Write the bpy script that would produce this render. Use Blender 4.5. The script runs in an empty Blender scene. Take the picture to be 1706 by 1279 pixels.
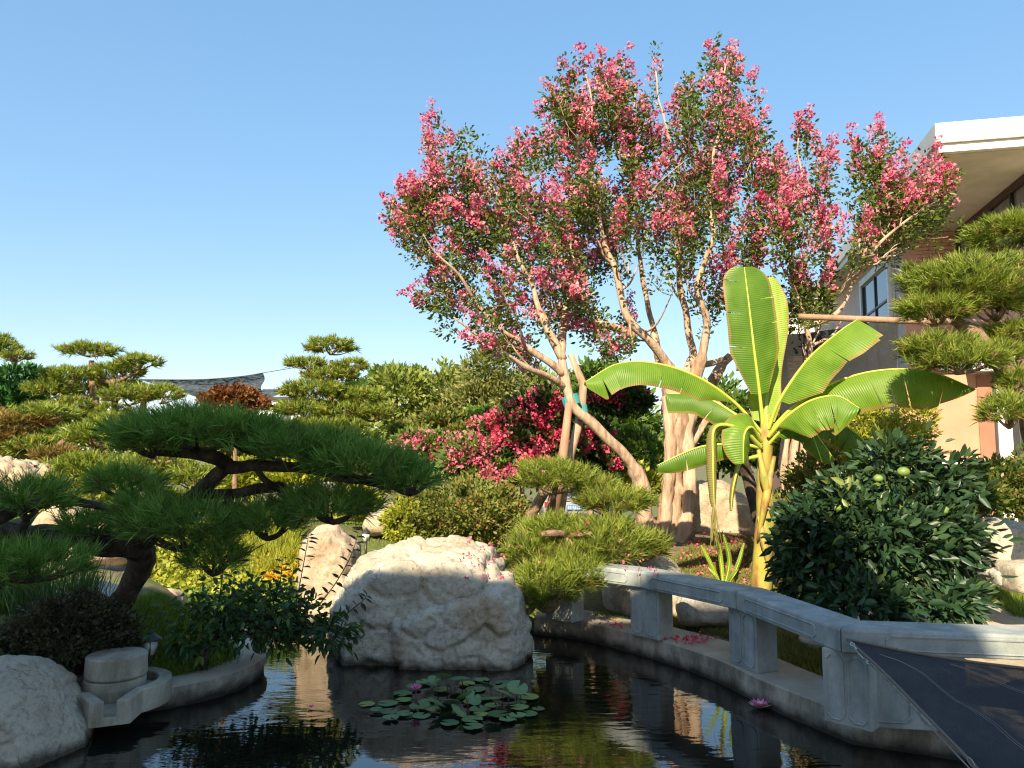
import bpy, bmesh, math, random
import numpy as np
from mathutils import Vector, noise, Matrix
from mathutils.bvhtree import BVHTree

R = math.radians
random.seed(7)
rng = np.random.default_rng(11)
scene = bpy.context.scene
C = scene.collection

# ------------------------------------------------------------------ camera, sky, sun, exposure
FPX, CX, CY, HOR, ZC = 1281.0, 853.0, 639.5, 760.0, 1.9
PITCH = math.atan((HOR - CY) / FPX)
cam_d = bpy.data.cameras.new('camera')
cam_d.sensor_width = 36.0
cam_d.lens = FPX / 1706 * 36
cam_d.clip_end = 2000
cam = bpy.data.objects.new('camera', cam_d)
C.objects.link(cam)
cam.location = (0, 0, ZC)
cam.rotation_euler = (R(90) + PITCH, 0, 0)
scene.camera = cam

SUN_EL, SUN_AZ = R(35), R(17)          # light travels towards +y, turned 17 deg to +x
w = bpy.data.worlds.new('World'); scene.world = w; w.use_nodes = True
wn = w.node_tree
sky = wn.nodes.new('ShaderNodeTexSky'); sky.sky_type = 'NISHITA'; sky.sun_disc = False
sky.sun_elevation = SUN_EL; sky.sun_rotation = R(197)
sky.air_density = 1.0; sky.dust_density = 0.6; sky.ozone_density = 2.0; sky.altitude = 0
bg = wn.nodes['Background']; bg.inputs['Strength'].default_value = 0.127
gm = wn.nodes.new('ShaderNodeGamma'); gm.inputs[1].default_value = 0.45
hs = wn.nodes.new('ShaderNodeHueSaturation'); hs.inputs['Saturation'].default_value = 1.80
wn.links.new(sky.outputs[0], gm.inputs[0]); wn.links.new(gm.outputs[0], hs.inputs['Color'])
wn.links.new(hs.outputs[0], bg.inputs[0])
sd = bpy.data.lights.new('sun', 'SUN'); sd.energy = 2.8; sd.angle = R(0.53); sd.color = (1.0, 0.83, 0.57)
sun = bpy.data.objects.new('sun', sd); C.objects.link(sun)
LD = Vector((math.sin(SUN_AZ) * math.cos(SUN_EL), math.cos(SUN_AZ) * math.cos(SUN_EL), -math.sin(SUN_EL)))
sun.rotation_euler = LD.to_track_quat('-Z', 'Y').to_euler()
sun.location = (-5, -20, 20)
vs = scene.view_settings
vs.view_transform = 'Standard'; vs.look = 'None'; vs.exposure = 2.0; vs.gamma = 1.0; vs.use_curve_mapping = False
scene.cycles.use_denoising = True
scene.cycles.max_bounces = 6
scene.cycles.filter_width = 1.2
scene.cycles.transparent_max_bounces = 8
scene.cycles.sample_clamp_indirect = 4.0

# ------------------------------------------------------------------ helpers
cp, sp_ = math.cos(PITCH), math.sin(PITCH)
def ray(px, py):
    xc, yc = (px - CX) / FPX, -(py - CY) / FPX
    return Vector((xc, cp - yc * sp_, sp_ + yc * cp))
def A(px, py, Y):
    d = ray(px, py)
    return Vector((0, 0, ZC)) + d * (Y / d.y)
def Z(px, py, z):
    d = ray(px, py)
    return Vector((0, 0, ZC)) + d * ((z - ZC) / d.z)
def S(Y): return Y / FPX

def tag(o, label=None, cat=None, group=None, kind=None):
    if label: o['label'] = label
    if cat: o['category'] = cat
    if group: o['group'] = group
    if kind: o['kind'] = kind
    return o
def empty(name, loc, label=None, cat=None, group=None):
    o = bpy.data.objects.new(name, None); C.objects.link(o); o.location = loc
    o.empty_display_size = 0.1
    return tag(o, label, cat, group)
def link(name, me, mat=None, parent=None, smooth=False):
    if mat is not None:
        for m in (mat if isinstance(mat, (list, tuple)) else [mat]): me.materials.append(m)
    o = bpy.data.objects.new(name, me); C.objects.link(o)
    if parent is not None:
        o.parent = parent
        o.matrix_parent_inverse = Matrix.Translation(-parent_world(parent))
    if smooth:
        me.polygons.foreach_set('use_smooth', [True] * len(me.polygons))
    return o
def parent_world(p):
    v = Vector(p.location)
    q = p
    while q.parent is not None:
        # children keep identity basis; only top-level empties carry a location
        q = q.parent
        if q.type == 'EMPTY': v = Vector(q.location)
    return v if p.type == 'EMPTY' else Vector((0, 0, 0))

def mesh_np(name, V, F, mat, parent=None, var=None, smooth=False):
    """V (n,3); F list of int arrays (m,k)"""
    if isinstance(F, np.ndarray): F = [F]
    me = bpy.data.meshes.new(name)
    V = np.asarray(V, dtype=np.float32)
    me.vertices.add(len(V)); me.vertices.foreach_set('co', V.ravel())
    lv = np.concatenate([f.ravel() for f in F]).astype(np.int32)
    tot = np.concatenate([np.full(len(f), f.shape[1], np.int32) for f in F])
    st = np.concatenate([[0], np.cumsum(tot)[:-1]]).astype(np.int32)
    me.loops.add(len(lv)); me.loops.foreach_set('vertex_index', lv)
    me.polygons.add(len(tot)); me.polygons.foreach_set('loop_start', st); me.polygons.foreach_set('loop_total', tot)
    if var is not None:
        a = me.attributes.new('var', 'FLOAT', 'FACE'); a.data.foreach_set('value', np.asarray(var, np.float32))
    me.update(calc_edges=True)
    return link(name, me, mat, parent, smooth)

def catmull(pts, n=8):
    pts = [Vector(p) for p in pts]
    if len(pts) < 3:
        return [pts[0].lerp(pts[-1], i / n) for i in range(n + 1)]
    P = [pts[0] * 2 - pts[1]] + pts + [pts[-1] * 2 - pts[-2]]
    out = []
    for i in range(1, len(P) - 2):
        p0, p1, p2, p3 = P[i - 1], P[i], P[i + 1], P[i + 2]
        for k in range(n):
            t = k / n
            out.append(0.5 * ((2 * p1) + (p2 - p0) * t + (2 * p0 - 5 * p1 + 4 * p2 - p3) * t * t + (3 * p1 - p0 - 3 * p2 + p3) * t ** 3))
    out.append(pts[-1])
    return out
def interp(vals, n):
    x = np.linspace(0, 1, len(vals))
    return np.interp(np.linspace(0, 1, n), x, vals)

class MB:
    def __init__(s): s.v, s.f = [], []
    def quad(s, a, b, c, d):
        i = len(s.v); s.v += [tuple(a), tuple(b), tuple(c), tuple(d)]; s.f.append((i, i + 1, i + 2, i + 3))
    def poly(s, pts):
        i = len(s.v); s.v += [tuple(p) for p in pts]; s.f.append(tuple(range(i, i + len(pts))))
    def box(s, o, ax, ay, az):
        """o centre, half-axis vectors"""
        o, ax, ay, az = map(Vector, (o, ax, ay, az))
        i = len(s.v)
        for sz in (-1, 1):
            for sy in (-1, 1):
                for sx in (-1, 1):
                    s.v.append(tuple(o + ax * sx + ay * sy + az * sz))
        for f in ((0, 2, 3, 1), (4, 5, 7, 6), (0, 1, 5, 4), (2, 6, 7, 3), (0, 4, 6, 2), (1, 3, 7, 5)):
            s.f.append(tuple(i + k for k in f))
    def prism(s, poly, ext):
        """closed polygon (3d points) extruded by vector"""
        ext = Vector(ext); n = len(poly); i = len(s.v)
        s.v += [tuple(p) for p in poly] + [tuple(Vector(p) + ext) for p in poly]
        s.f.append(tuple(i + k for k in range(n))[::-1]); s.f.append(tuple(i + n + k for k in range(n)))
        for k in range(n):
            j = (k + 1) % n; s.f.append((i + k, i + j, i + n + j, i + n + k))
    def tube(s, pts, rad, seg=8, cap=True, rough=0.0):
        pts = [Vector(p) for p in pts]; n = len(pts)
        if not hasattr(rad, '__len__'): rad = [rad] * n
        if len(rad) != n: rad = interp(rad, n)
        up = None; i0 = len(s.v)
        for k, p in enumerate(pts):
            t = (pts[min(k + 1, n - 1)] - pts[max(k - 1, 0)])
            if t.length < 1e-9: t = Vector((0, 0, 1))
            t.normalize()
            if up is None:
                up = t.orthogonal().normalized()
            else:
                up = up - t * up.dot(t)
                up = up.normalized() if up.length > 1e-6 else t.orthogonal().normalized()
            b = t.cross(up)
            for j in range(seg):
                a = 2 * math.pi * j / seg
                r = rad[k]
                if rough:
                    q = p * 6 + Vector((math.cos(a), math.sin(a), 0)) * 1.5
                    r *= 1 + rough * noise.noise(q)
                s.v.append(tuple(p + (up * math.cos(a) + b * math.sin(a)) * r))
        for k in range(n - 1):
            for j in range(seg):
                a, b_ = i0 + k * seg + j, i0 + k * seg + (j + 1) % seg
                s.f.append((a, b_, b_ + seg, a + seg))
        if cap:
            s.f.append(tuple(i0 + j for j in range(seg))[::-1]); s.f.append(tuple(i0 + (n - 1) * seg + j for j in range(seg)))
    def lathe(s, prof, o, seg=32, axis=None):
        o = Vector(o); i0 = len(s.v); n = len(prof)
        for r, z in prof:
            for j in range(seg):
                a = 2 * math.pi * j / seg
                s.v.append((o.x + r * math.cos(a), o.y + r * math.sin(a), o.z + z))
        for k in range(n - 1):
            for j in range(seg):
                a, b_ = i0 + k * seg + j, i0 + k * seg + (j + 1) % seg
                s.f.append((a, b_, b_ + seg, a + seg))
        s.f.append(tuple(i0 + j for j in range(seg))[::-1]); s.f.append(tuple(i0 + (n - 1) * seg + j for j in range(seg)))
    def mesh(s, name):
        me = bpy.data.meshes.new(name); me.from_pydata(s.v, [], s.f); me.update(); return me
    def build(s, name, mat, parent=None, smooth=False, bevel=0):
        o = link(name, s.mesh(name), mat, parent, smooth)
        if bevel:
            m = o.modifiers.new('bevel', 'BEVEL'); m.width = bevel; m.segments = 2; m.limit_method = 'ANGLE'; m.angle_limit = R(40)
        return o

# ------------------------------------------------------------------ materials
def new_mat(name):
    m = bpy.data.materials.new(name); m.use_nodes = True
    return m, m.node_tree, m.node_tree.nodes['Principled BSDF']
def N(nt, t, **kw):
    n = nt.nodes.new(t)
    for k, v in kw.items():
        if k in n.inputs.keys() if hasattr(n.inputs, 'keys') else False: n.inputs[k].default_value = v
        else: setattr(n, k, v)
    return n
def ramp(nt, fac, stops):
    r = nt.nodes.new('ShaderNodeValToRGB'); e = r.color_ramp.elements
    while len(e) < len(stops): e.new(0.5)
    for k, (p, c) in enumerate(stops):
        e[k].position = p; e[k].color = (*c, 1)
    nt.links.new(fac, r.inputs[0]); return r.outputs[0]
def tex(nt, scale, detail=4, rough=0.55, coord='Object', stretch=None, dist=0.0):
    tc = nt.nodes.new('ShaderNodeTexCoord')
    src = tc.outputs[coord]
    if stretch:
        mp = nt.nodes.new('ShaderNodeMapping'); mp.inputs['Scale'].default_value = stretch
        nt.links.new(src, mp.inputs[0]); src = mp.outputs[0]
    n = nt.nodes.new('ShaderNodeTexNoise'); n.inputs['Scale'].default_value = scale; n.inputs['Detail'].default_value = detail
    n.inputs['Roughness'].default_value = rough; n.inputs['Distortion'].default_value = dist
    nt.links.new(src, n.inputs['Vector']); return n.outputs['Fac']
def bump(nt, bsdf, h, strength=0.4, dist=0.02):
    b = nt.nodes.new('ShaderNodeBump'); b.inputs['Strength'].default_value = strength; b.inputs['Distance'].default_value = dist
    nt.links.new(h, b.inputs['Height']); nt.links.new(b.outputs[0], bsdf.inputs['Normal']); return b
def mixc(nt, fac, a, b, mode='MIX'):
    m = nt.nodes.new('ShaderNodeMix'); m.data_type = 'RGBA'; m.blend_type = mode
    for sock, v in ((m.inputs[0], fac), (m.inputs[6], a), (m.inputs[7], b)):
        if hasattr(v, 'links') or hasattr(v, 'is_linked'): nt.links.new(v, sock)
        elif isinstance(v, (int, float)): sock.default_value = v
        else: sock.default_value = (*v, 1)
    return m.outputs[2]

def noisy(name, stops, scale=6, rough=0.7, bscale=40, bstr=0.3, bdist=0.01, detail=6, stretch=None, spec=0.4, metal=0, scale2=None):
    m, nt, b = new_mat(name)
    f = tex(nt, scale, detail, 0.6, stretch=stretch)
    col = ramp(nt, f, stops)
    if scale2:
        f2 = tex(nt, scale2, 3, 0.7)
        col = mixc(nt, 0.5, col, ramp(nt, f2, [(0.3, (0.55, 0.55, 0.55)), (0.7, (1, 1, 1))]), 'MULTIPLY')
    nt.links.new(col, b.inputs['Base Color'])
    b.inputs['Roughness'].default_value = rough; b.inputs['Specular IOR Level'].default_value = spec; b.inputs['Metallic'].default_value = metal
    if bstr: bump(nt, b, tex(nt, bscale, 6, 0.65, stretch=stretch), bstr, bdist)
    return m

def leaf_mat(name, stops, rough=0.5, trans=0.3, spec=0.35, tcol=None):
    m, nt, b = new_mat(name)
    at = nt.nodes.new('ShaderNodeAttribute'); at.attribute_name = 'var'
    col = ramp(nt, at.outputs['Fac'], stops)
    nt.links.new(col, b.inputs['Base Color'])
    b.inputs['Roughness'].default_value = rough; b.inputs['Specular IOR Level'].default_value = spec
    if trans > 0:
        t = nt.nodes.new('ShaderNodeBsdfTranslucent')
        c2 = mixc(nt, 1.0, col, tcol or (1.5, 1.6, 0.6), 'MULTIPLY')
        nt.links.new(c2, t.inputs['Color'])
        mx = nt.nodes.new('ShaderNodeMixShader'); mx.inputs[0].default_value = trans
        nt.links.new(b.outputs[0], mx.inputs[1]); nt.links.new(t.outputs[0], mx.inputs[2])
        nt.links.new(mx.outputs[0], nt.nodes['Material Output'].inputs['Surface'])
    return m

def rock_mat(name, light, mid, dark, scale=1.6, stain=(0.30, 0.20, 0.10), stain_amt=0.5, moss=0.0):
    m, nt, b = new_mat(name)
    big = tex(nt, scale, 5, 0.6, dist=0.6)
    col = ramp(nt, big, [(0.30, mid), (0.48, light), (0.62, light), (0.78, mid)])
    st = tex(nt, scale * 0.9, 3, 0.5)
    stf = ramp(nt, st, [(0.56, (0, 0, 0)), (0.70, (stain_amt,) * 3)])
    col = mixc(nt, stf, col, stain)
    # fine dark speckle and veins
    v = nt.nodes.new('ShaderNodeTexVoronoi'); v.feature = 'DISTANCE_TO_EDGE'; v.inputs['Scale'].default_value = scale * 2.0
    tc = nt.nodes.new('ShaderNodeTexCoord')
    nz = nt.nodes.new('ShaderNodeTexNoise'); nz.inputs['Scale'].default_value = 3.5; nz.inputs['Detail'].default_value = 5
    nt.links.new(tc.outputs['Object'], nz.inputs['Vector'])
    ad = nt.nodes.new('ShaderNodeMixRGB'); ad.blend_type = 'ADD'; ad.inputs[0].default_value = 0.55
    nt.links.new(tc.outputs['Object'], ad.inputs[1]); nt.links.new(nz.outputs['Color'], ad.inputs[2])
    nt.links.new(ad.outputs[0], v.inputs['Vector'])
    crack = ramp(nt, v.outputs['Distance'], [(0.0, (0.62, 0.60, 0.58)), (0.018, (1, 1, 1))])
    msk = ramp(nt, tex(nt, 2.3, 2), [(0.52, (0, 0, 0)), (0.66, (1, 1, 1))])
    crack2 = mixc(nt, msk, (1, 1, 1), crack)
    col = mixc(nt, 1.0, col, crack2, 'MULTIPLY')
    sp = ramp(nt, tex(nt, 26, 6, 0.75), [(0.34, dark), (0.50, (1, 1, 1))])
    col = mixc(nt, 0.6, col, sp, 'MULTIPLY')
    g = nt.nodes.new('ShaderNodeNewGeometry'); sx = nt.nodes.new('ShaderNodeSeparateXYZ'); nt.links.new(g.outputs['Position'], sx.inputs[0])
    ad2 = nt.nodes.new('ShaderNodeMath'); ad2.operation = 'MULTIPLY_ADD'; ad2.inputs[1].default_value = 0.12
    nt.links.new(tex(nt, 6, 5), ad2.inputs[0]); nt.links.new(sx.outputs['Z'], ad2.inputs[2])
    col = mixc(nt, 1.0, col, ramp(nt, ad2.outputs[0], [(0.085, (0.20, 0.19, 0.16)), (0.15, (1, 1, 1))]), 'MULTIPLY')    # algae and damp at the water line
    nt.links.new(col, b.inputs['Base Color'])
    b.inputs['Roughness'].default_value = 0.85; b.inputs['Specular IOR Level'].default_value = 0.2
    ml = nt.nodes.new('ShaderNodeMath'); ml.operation = 'MULTIPLY_ADD'
    nt.links.new(tex(nt, 14, 8, 0.7), ml.inputs[0]); ml.inputs[1].default_value = 1.0
    sepr = nt.nodes.new('ShaderNodeRGBToBW'); nt.links.new(crack2, sepr.inputs[0])
    nt.links.new(sepr.outputs[0], ml.inputs[2])
    bump(nt, b, ml.outputs[0], 0.7, 0.03)
    return m

M = {}
M['rock_pale'] = rock_mat('rock_pale', (0.48, 0.44, 0.36), (0.35, 0.30, 0.23), (0.28, 0.27, 0.24))
M['rock_tan'] = rock_mat('rock_tan', (0.47, 0.38, 0.28), (0.34, 0.25, 0.17), (0.4, 0.36, 0.3), scale=2.2, stain=(0.34, 0.18, 0.08))
M['rock_grey'] = rock_mat('rock_grey', (0.44, 0.42, 0.38), (0.28, 0.27, 0.24), (0.35, 0.35, 0.33), scale=2.5, stain=(0.16, 0.15, 0.11))
M['granite'] = noisy('granite', [(0.3, (0.26, 0.30, 0.31)), (0.5, (0.36, 0.40, 0.40)), (0.7, (0.44, 0.47, 0.46))], scale=5, rough=0.75, bscale=160, bstr=0.35, bdist=0.004, scale2=180)
M['millstone'] = noisy('millstone', [(0.3, (0.38, 0.35, 0.28)), (0.58, (0.54, 0.50, 0.41)), (0.74, (0.42, 0.28, 0.16))], scale=3, rough=0.85, bscale=110, bstr=0.8, bdist=0.006, scale2=90)
def stain(m, scale, dark, stretch=(1, 1, 0.35), lo=0.36, hi=0.6):
    nt = m.node_tree; b = nt.nodes['Principled BSDF']; l = b.inputs['Base Color'].links[0]; src = l.from_socket
    f = ramp(nt, tex(nt, scale, 7, 0.7, stretch=stretch), [(lo, dark), (hi, (1, 1, 1))])
    nt.links.new(mixc(nt, 1.0, src, f, 'MULTIPLY'), b.inputs['Base Color'])
stain(M['granite'], 3.5, (0.62, 0.63, 0.60)); stain(M['millstone'], 5, (0.6, 0.58, 0.52))
def concrete():
    m, nt, b = new_mat('concrete')
    base = ramp(nt, tex(nt, 3, 6), [(0.3, (0.32, 0.29, 0.23)), (0.7, (0.48, 0.44, 0.36))])
    streak = ramp(nt, tex(nt, 3.2, 7, 0.75, stretch=(1, 1, 0.45)), [(0.40, (0.25, 0.24, 0.21)), (0.60, (1, 1, 1))])
    ge = nt.nodes.new('ShaderNodeNewGeometry'); se = nt.nodes.new('ShaderNodeSeparateXYZ'); nt.links.new(ge.outputs['True Normal'], se.inputs[0])
    vert = ramp(nt, se.outputs['Z'], [(0.3, (0.8, 0.8, 0.8)), (0.8, (0.12, 0.12, 0.12))])
    base = mixc(nt, vert, base, mixc(nt, 1.0, base, streak, 'MULTIPLY'))
    g = nt.nodes.new('ShaderNodeNewGeometry'); sx = nt.nodes.new('ShaderNodeSeparateXYZ'); nt.links.new(g.outputs['Position'], sx.inputs[0])
    ad = nt.nodes.new('ShaderNodeMath'); ad.operation = 'MULTIPLY_ADD'; ad.inputs[1].default_value = 0.10
    nt.links.new(tex(nt, 7, 4), ad.inputs[0]); nt.links.new(sx.outputs['Z'], ad.inputs[2])
    wet = ramp(nt, ad.outputs[0], [(0.07, (0.10, 0.095, 0.08)), (0.15, (1, 1, 1))])       # algae line above the water
    base = mixc(nt, 1.0, base, wet, 'MULTIPLY')
    nt.links.new(base, b.inputs['Base Color']); b.inputs['Roughness'].default_value = 0.85
    bump(nt, b, tex(nt, 40, 7, 0.7), 0.5, 0.012)
    return m
M['concrete'] = concrete()
M['bark_pine'] = noisy('bark_pine', [(0.35, (0.035, 0.026, 0.020)), (0.55, (0.09, 0.068, 0.05)), (0.72, (0.15, 0.12, 0.095))], scale=9, rough=0.95, bscale=22, bstr=1.0, bdist=0.04, stretch=(1, 1, 0.6), spec=0.1)
M['bark_warm'] = noisy('bark_warm', [(0.35, (0.16, 0.10, 0.06)), (0.6, (0.30, 0.21, 0.14))], scale=9, rough=0.9, bscale=26, bstr=0.9, bdist=0.03, spec=0.1)
M['bark_crape'] = noisy('bark_crape', [(0.30, (0.22, 0.13, 0.08)), (0.43, (0.36, 0.24, 0.165)), (0.56, (0.48, 0.37, 0.28)), (0.68, (0.40, 0.28, 0.20)), (0.78, (0.26, 0.15, 0.09))], scale=10, rough=0.75, bscale=16, bstr=0.9, bdist=0.03, stretch=(1, 1, 0.16), spec=0.2)
M['wood_pole'] = noisy('wood_pole', [(0.3, (0.24, 0.14, 0.09)), (0.7, (0.40, 0.27, 0.19))], scale=10, rough=0.8, bscale=30, bstr=0.4, stretch=(1, 1, 0.3), spec=0.15)
M['needle_dark'] = leaf_mat('needle_dark', [(0.0, (0.14, 0.10, 0.045)), (0.10, (0.09, 0.165, 0.027)), (0.55, (0.135, 0.275, 0.05)), (1.0, (0.27, 0.42, 0.09))], trans=0.2)
M['needle_mid'] = leaf_mat('needle_mid', [(0.0, (0.20, 0.13, 0.06)), (0.12, (0.11, 0.16, 0.025)), (0.6, (0.21, 0.27, 0.04)), (1.0, (0.34, 0.37, 0.065))], trans=0.25)
M['needle_far'] = leaf_mat('needle_far', [(0.0, (0.24, 0.14, 0.06)), (0.12, (0.11, 0.16, 0.03)), (0.6, (0.21, 0.275, 0.04)), (1.0, (0.34, 0.37, 0.07))], trans=0.25)
M['needle_rust'] = leaf_mat('needle_rust', [(0.0, (0.26, 0.12, 0.05)), (0.5, (0.26, 0.18, 0.06)), (1.0, (0.20, 0.20, 0.05))], trans=0.2)
M['needle_teal'] = leaf_mat('needle_teal', [(0.0, (0.03, 0.09, 0.03)), (0.6, (0.06, 0.18, 0.06)), (1.0, (0.12, 0.26, 0.08))], trans=0.2)
M['leaf_crape'] = leaf_mat('leaf_crape', [(0.0, (0.045, 0.08, 0.018)), (0.6, (0.11, 0.155, 0.03)), (0.9, (0.20, 0.22, 0.045)), (1.0, (0.28, 0.13, 0.05))], rough=0.4, trans=0.3)
M['pink'] = leaf_mat('pink', [(0.0, (0.52, 0.06, 0.16)), (0.45, (0.70, 0.18, 0.29)), (1.0, (0.80, 0.36, 0.43))], rough=0.7, trans=0.3, spec=0.1, tcol=(1.1, 1, 1))
M['crimson'] = leaf_mat('crimson', [(0.0, (0.56, 0.04, 0.13)), (0.5, (0.80, 0.10, 0.22)), (1.0, (0.88, 0.26, 0.33))], rough=0.7, trans=0.25, spec=0.1, tcol=(1.1, 1, 1))
M['leaf_dark'] = leaf_mat('leaf_dark', [(0.0, (0.012, 0.028, 0.012)), (0.6, (0.025, 0.055, 0.02)), (1.0, (0.06, 0.10, 0.03))], rough=0.4, trans=0.12)
M['leaf_shrub'] = leaf_mat('leaf_shrub', [(0.0, (0.02, 0.05, 0.014)), (0.6, (0.045, 0.10, 0.025)), (1.0, (0.12, 0.18, 0.04))], rough=0.45, trans=0.2)
M['leaf_citrus'] = leaf_mat('leaf_citrus', [(0.0, (0.016, 0.040, 0.018)), (0.6, (0.032, 0.072, 0.030)), (0.95, (0.065, 0.115, 0.042)), (1.0, (0.18, 0.22, 0.05))], rough=0.42, trans=0.15, spec=0.4)
M['leaf_brown'] = leaf_mat('leaf_brown', [(0.0, (0.035, 0.032, 0.018)), (0.6, (0.065, 0.065, 0.030)), (1.0, (0.12, 0.12, 0.055))], rough=0.6, trans=0.1)
M['leaf_olive'] = leaf_mat('leaf_olive', [(0.0, (0.08, 0.10, 0.02)), (0.5, (0.16, 0.19, 0.04)), (0.85, (0.24, 0.24, 0.055)), (1.0, (0.30, 0.15, 0.06))], rough=0.6, trans=0.25)
M['leaf_belt'] = leaf_mat('leaf_belt', [(0.0, (0.09, 0.13, 0.025)), (0.5, (0.20, 0.25, 0.05)), (1.0, (0.33, 0.34, 0.085))], rough=0.6, trans=0.3)
M['leaf_green'] = leaf_mat('leaf_green', [(0.0, (0.05, 0.10, 0.02)), (0.5, (0.115, 0.20, 0.04)), (1.0, (0.21, 0.30, 0.055))], rough=0.55, trans=0.3)
M['leaf_willow'] = leaf_mat('leaf_willow', [(0.0, (0.12, 0.14, 0.04)), (0.5, (0.24, 0.25, 0.08)), (1.0, (0.34, 0.33, 0.13))], rough=0.6, trans=0.35)
M['leaf_yellow'] = leaf_mat('leaf_yellow', [(0.0, (0.14, 0.17, 0.02)), (0.5, (0.30, 0.33, 0.035)), (1.0, (0.44, 0.42, 0.06))], rough=0.6, trans=0.3)
M['leaf_red'] = leaf_mat('leaf_red', [(0.0, (0.10, 0.03, 0.02)), (0.5, (0.20, 0.075, 0.03)), (1.0, (0.32, 0.16, 0.05))], rough=0.6, trans=0.3, tcol=(1.2, 1.1, 0.8))
M['marigold'] = leaf_mat('marigold', [(0.0, (0.55, 0.25, 0.02)), (1.0, (0.75, 0.45, 0.03))], rough=0.6, trans=0.2, tcol=(1.1, 1, 0.6))
M['grass'] = leaf_mat('grass', [(0.0, (0.06, 0.10, 0.02)), (0.5, (0.13, 0.21, 0.03)), (1.0, (0.27, 0.31, 0.06))], rough=0.6, trans=0.3)
M['grass_dry'] = leaf_mat('grass_dry', [(0.0, (0.16, 0.12, 0.05)), (0.4, (0.16, 0.17, 0.04)), (1.0, (0.26, 0.25, 0.08))], rough=0.7, trans=0.2)
M['reed'] = leaf_mat('reed', [(0.0, (0.05, 0.10, 0.03)), (0.7, (0.11, 0.19, 0.06)), (1.0, (0.34, 0.30, 0.16))], rough=0.6, trans=0.25)

# ground
def ground_mat():
    m, nt, b = new_mat('ground_soil')
    soil = ramp(nt, tex(nt, 5, 7), [(0.3, (0.10, 0.07, 0.045)), (0.7, (0.21, 0.155, 0.10))])
    gr = ramp(nt, tex(nt, 14, 6), [(0.3, (0.06, 0.09, 0.02)), (0.7, (0.16, 0.20, 0.045))])
    f = ramp(nt, tex(nt, 0.7, 4), [(0.40, (0, 0, 0)), (0.56, (1, 1, 1))])
    nt.links.new(mixc(nt, f, soil, gr), b.inputs['Base Color']); b.inputs['Roughness'].default_value = 0.95
    bump(nt, b, tex(nt, 30, 8, 0.7), 0.8, 0.03)
    return m
M['ground'] = ground_mat()
def water_mat():
    m, nt, b = new_mat('pond_water')
    b.inputs['Base Color'].default_value = (0.006, 0.007, 0.005, 1)
    b.inputs['Roughness'].default_value = 0.015; b.inputs['IOR'].default_value = 1.9
    b.inputs['Specular IOR Level'].default_value = 0.6
    a1 = tex(nt, 1.0, 3, 0.5, stretch=(2.2, 7.0, 1), dist=0.4)
    a2 = tex(nt, 1.0, 2, 0.5, stretch=(9, 26.0, 1))
    msk = ramp(nt, tex(nt, 0.45, 2, 0.5), [(0.38, (0.10,) * 3), (0.62, (1, 1, 1))])
    mm = nt.nodes.new('ShaderNodeMath'); mm.operation = 'MULTIPLY_ADD'; mm.inputs[1].default_value = 0.25
    nt.links.new(a2, mm.inputs[0]); nt.links.new(a1, mm.inputs[2])
    m2 = nt.nodes.new('ShaderNodeMath'); m2.operation = 'MULTIPLY'; nt.links.new(mm.outputs[0], m2.inputs[0]); nt.links.new(msk, m2.inputs[1])
    bump(nt, b, m2.outputs[0], 0.10, 0.06)
    return m
M['water'] = water_mat()

def plain(name, col, rough=0.6, metal=0, spec=0.5, bs=0.0):
    m, nt, b = new_mat(name)
    b.inputs['Base Color'].default_value = (*col, 1); b.inputs['Roughness'].default_value = rough
    b.inputs['Metallic'].default_value = metal; b.inputs['Specular IOR Level'].default_value = spec
    f = tex(nt, 3.5, 5)
    c = ramp(nt, f, [(0.3, tuple(x * 0.86 for x in col)), (0.7, tuple(min(1, x * 1.06) for x in col))])
    nt.links.new(c, b.inputs['Base Color'])
    if bs: bump(nt, b, tex(nt, 60, 5), bs, 0.004)
    return m
M['white_paint'] = plain('white_paint', (0.80, 0.77, 0.70), 0.6, bs=0.15)
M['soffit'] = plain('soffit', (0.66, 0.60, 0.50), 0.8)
M['frame_white'] = plain('frame_white', (0.72, 0.74, 0.74), 0.5)
M['metal_dark'] = plain('metal_dark', (0.03, 0.032, 0.035), 0.45)
M['trim_maroon'] = plain('trim_maroon', (0.07, 0.025, 0.03), 0.5)
M['stucco'] = noisy('stucco', [(0.3, (0.46, 0.25, 0.165)), (0.7, (0.54, 0.31, 0.21))], scale=2, rough=0.9, bscale=120, bstr=0.2, bdist=0.003, spec=0.2)
M['stucco_band'] = noisy('stucco_band', [(0.3, (0.30, 0.14, 0.095)), (0.7, (0.37, 0.18, 0.125))], scale=2, rough=0.9, bscale=120, bstr=0.2, bdist=0.003, spec=0.2)
M['brick'] = noisy('brick', [(0.3, (0.56, 0.31, 0.23)), (0.5, (0.65, 0.39, 0.29)), (0.7, (0.72, 0.46, 0.35))], scale=1.3, rough=0.85, bscale=90, bstr=0.3, bdist=0.004, spec=0.2, detail=3)
M['mortar'] = noisy('mortar', [(0.3, (0.42, 0.26, 0.20)), (0.7, (0.52, 0.34, 0.27))], scale=20, rough=0.95, bscale=90, bstr=0.3, bdist=0.003, spec=0.1)
M['lavender_wall'] = plain('lavender_wall', (0.58, 0.47, 0.44), 0.85)
M['curtain'] = noisy('curtain', [(0.35, (0.20, 0.19, 0.17)), (0.65, (0.36, 0.34, 0.30))], scale=9, rough=0.6, bstr=0.0, stretch=(1, 1, 0.02))
def glass_mat():
    m, nt, b = new_mat('window_glass')
    b.inputs['Base Color'].default_value = (0.05, 0.065, 0.075, 1); b.inputs['Roughness'].default_value = 0.06
    b.inputs['IOR'].default_value = 1.9
    bump(nt, b, tex(nt, 1.2, 2), 0.04, 0.05)
    return m
M['glass'] = glass_mat()
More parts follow.
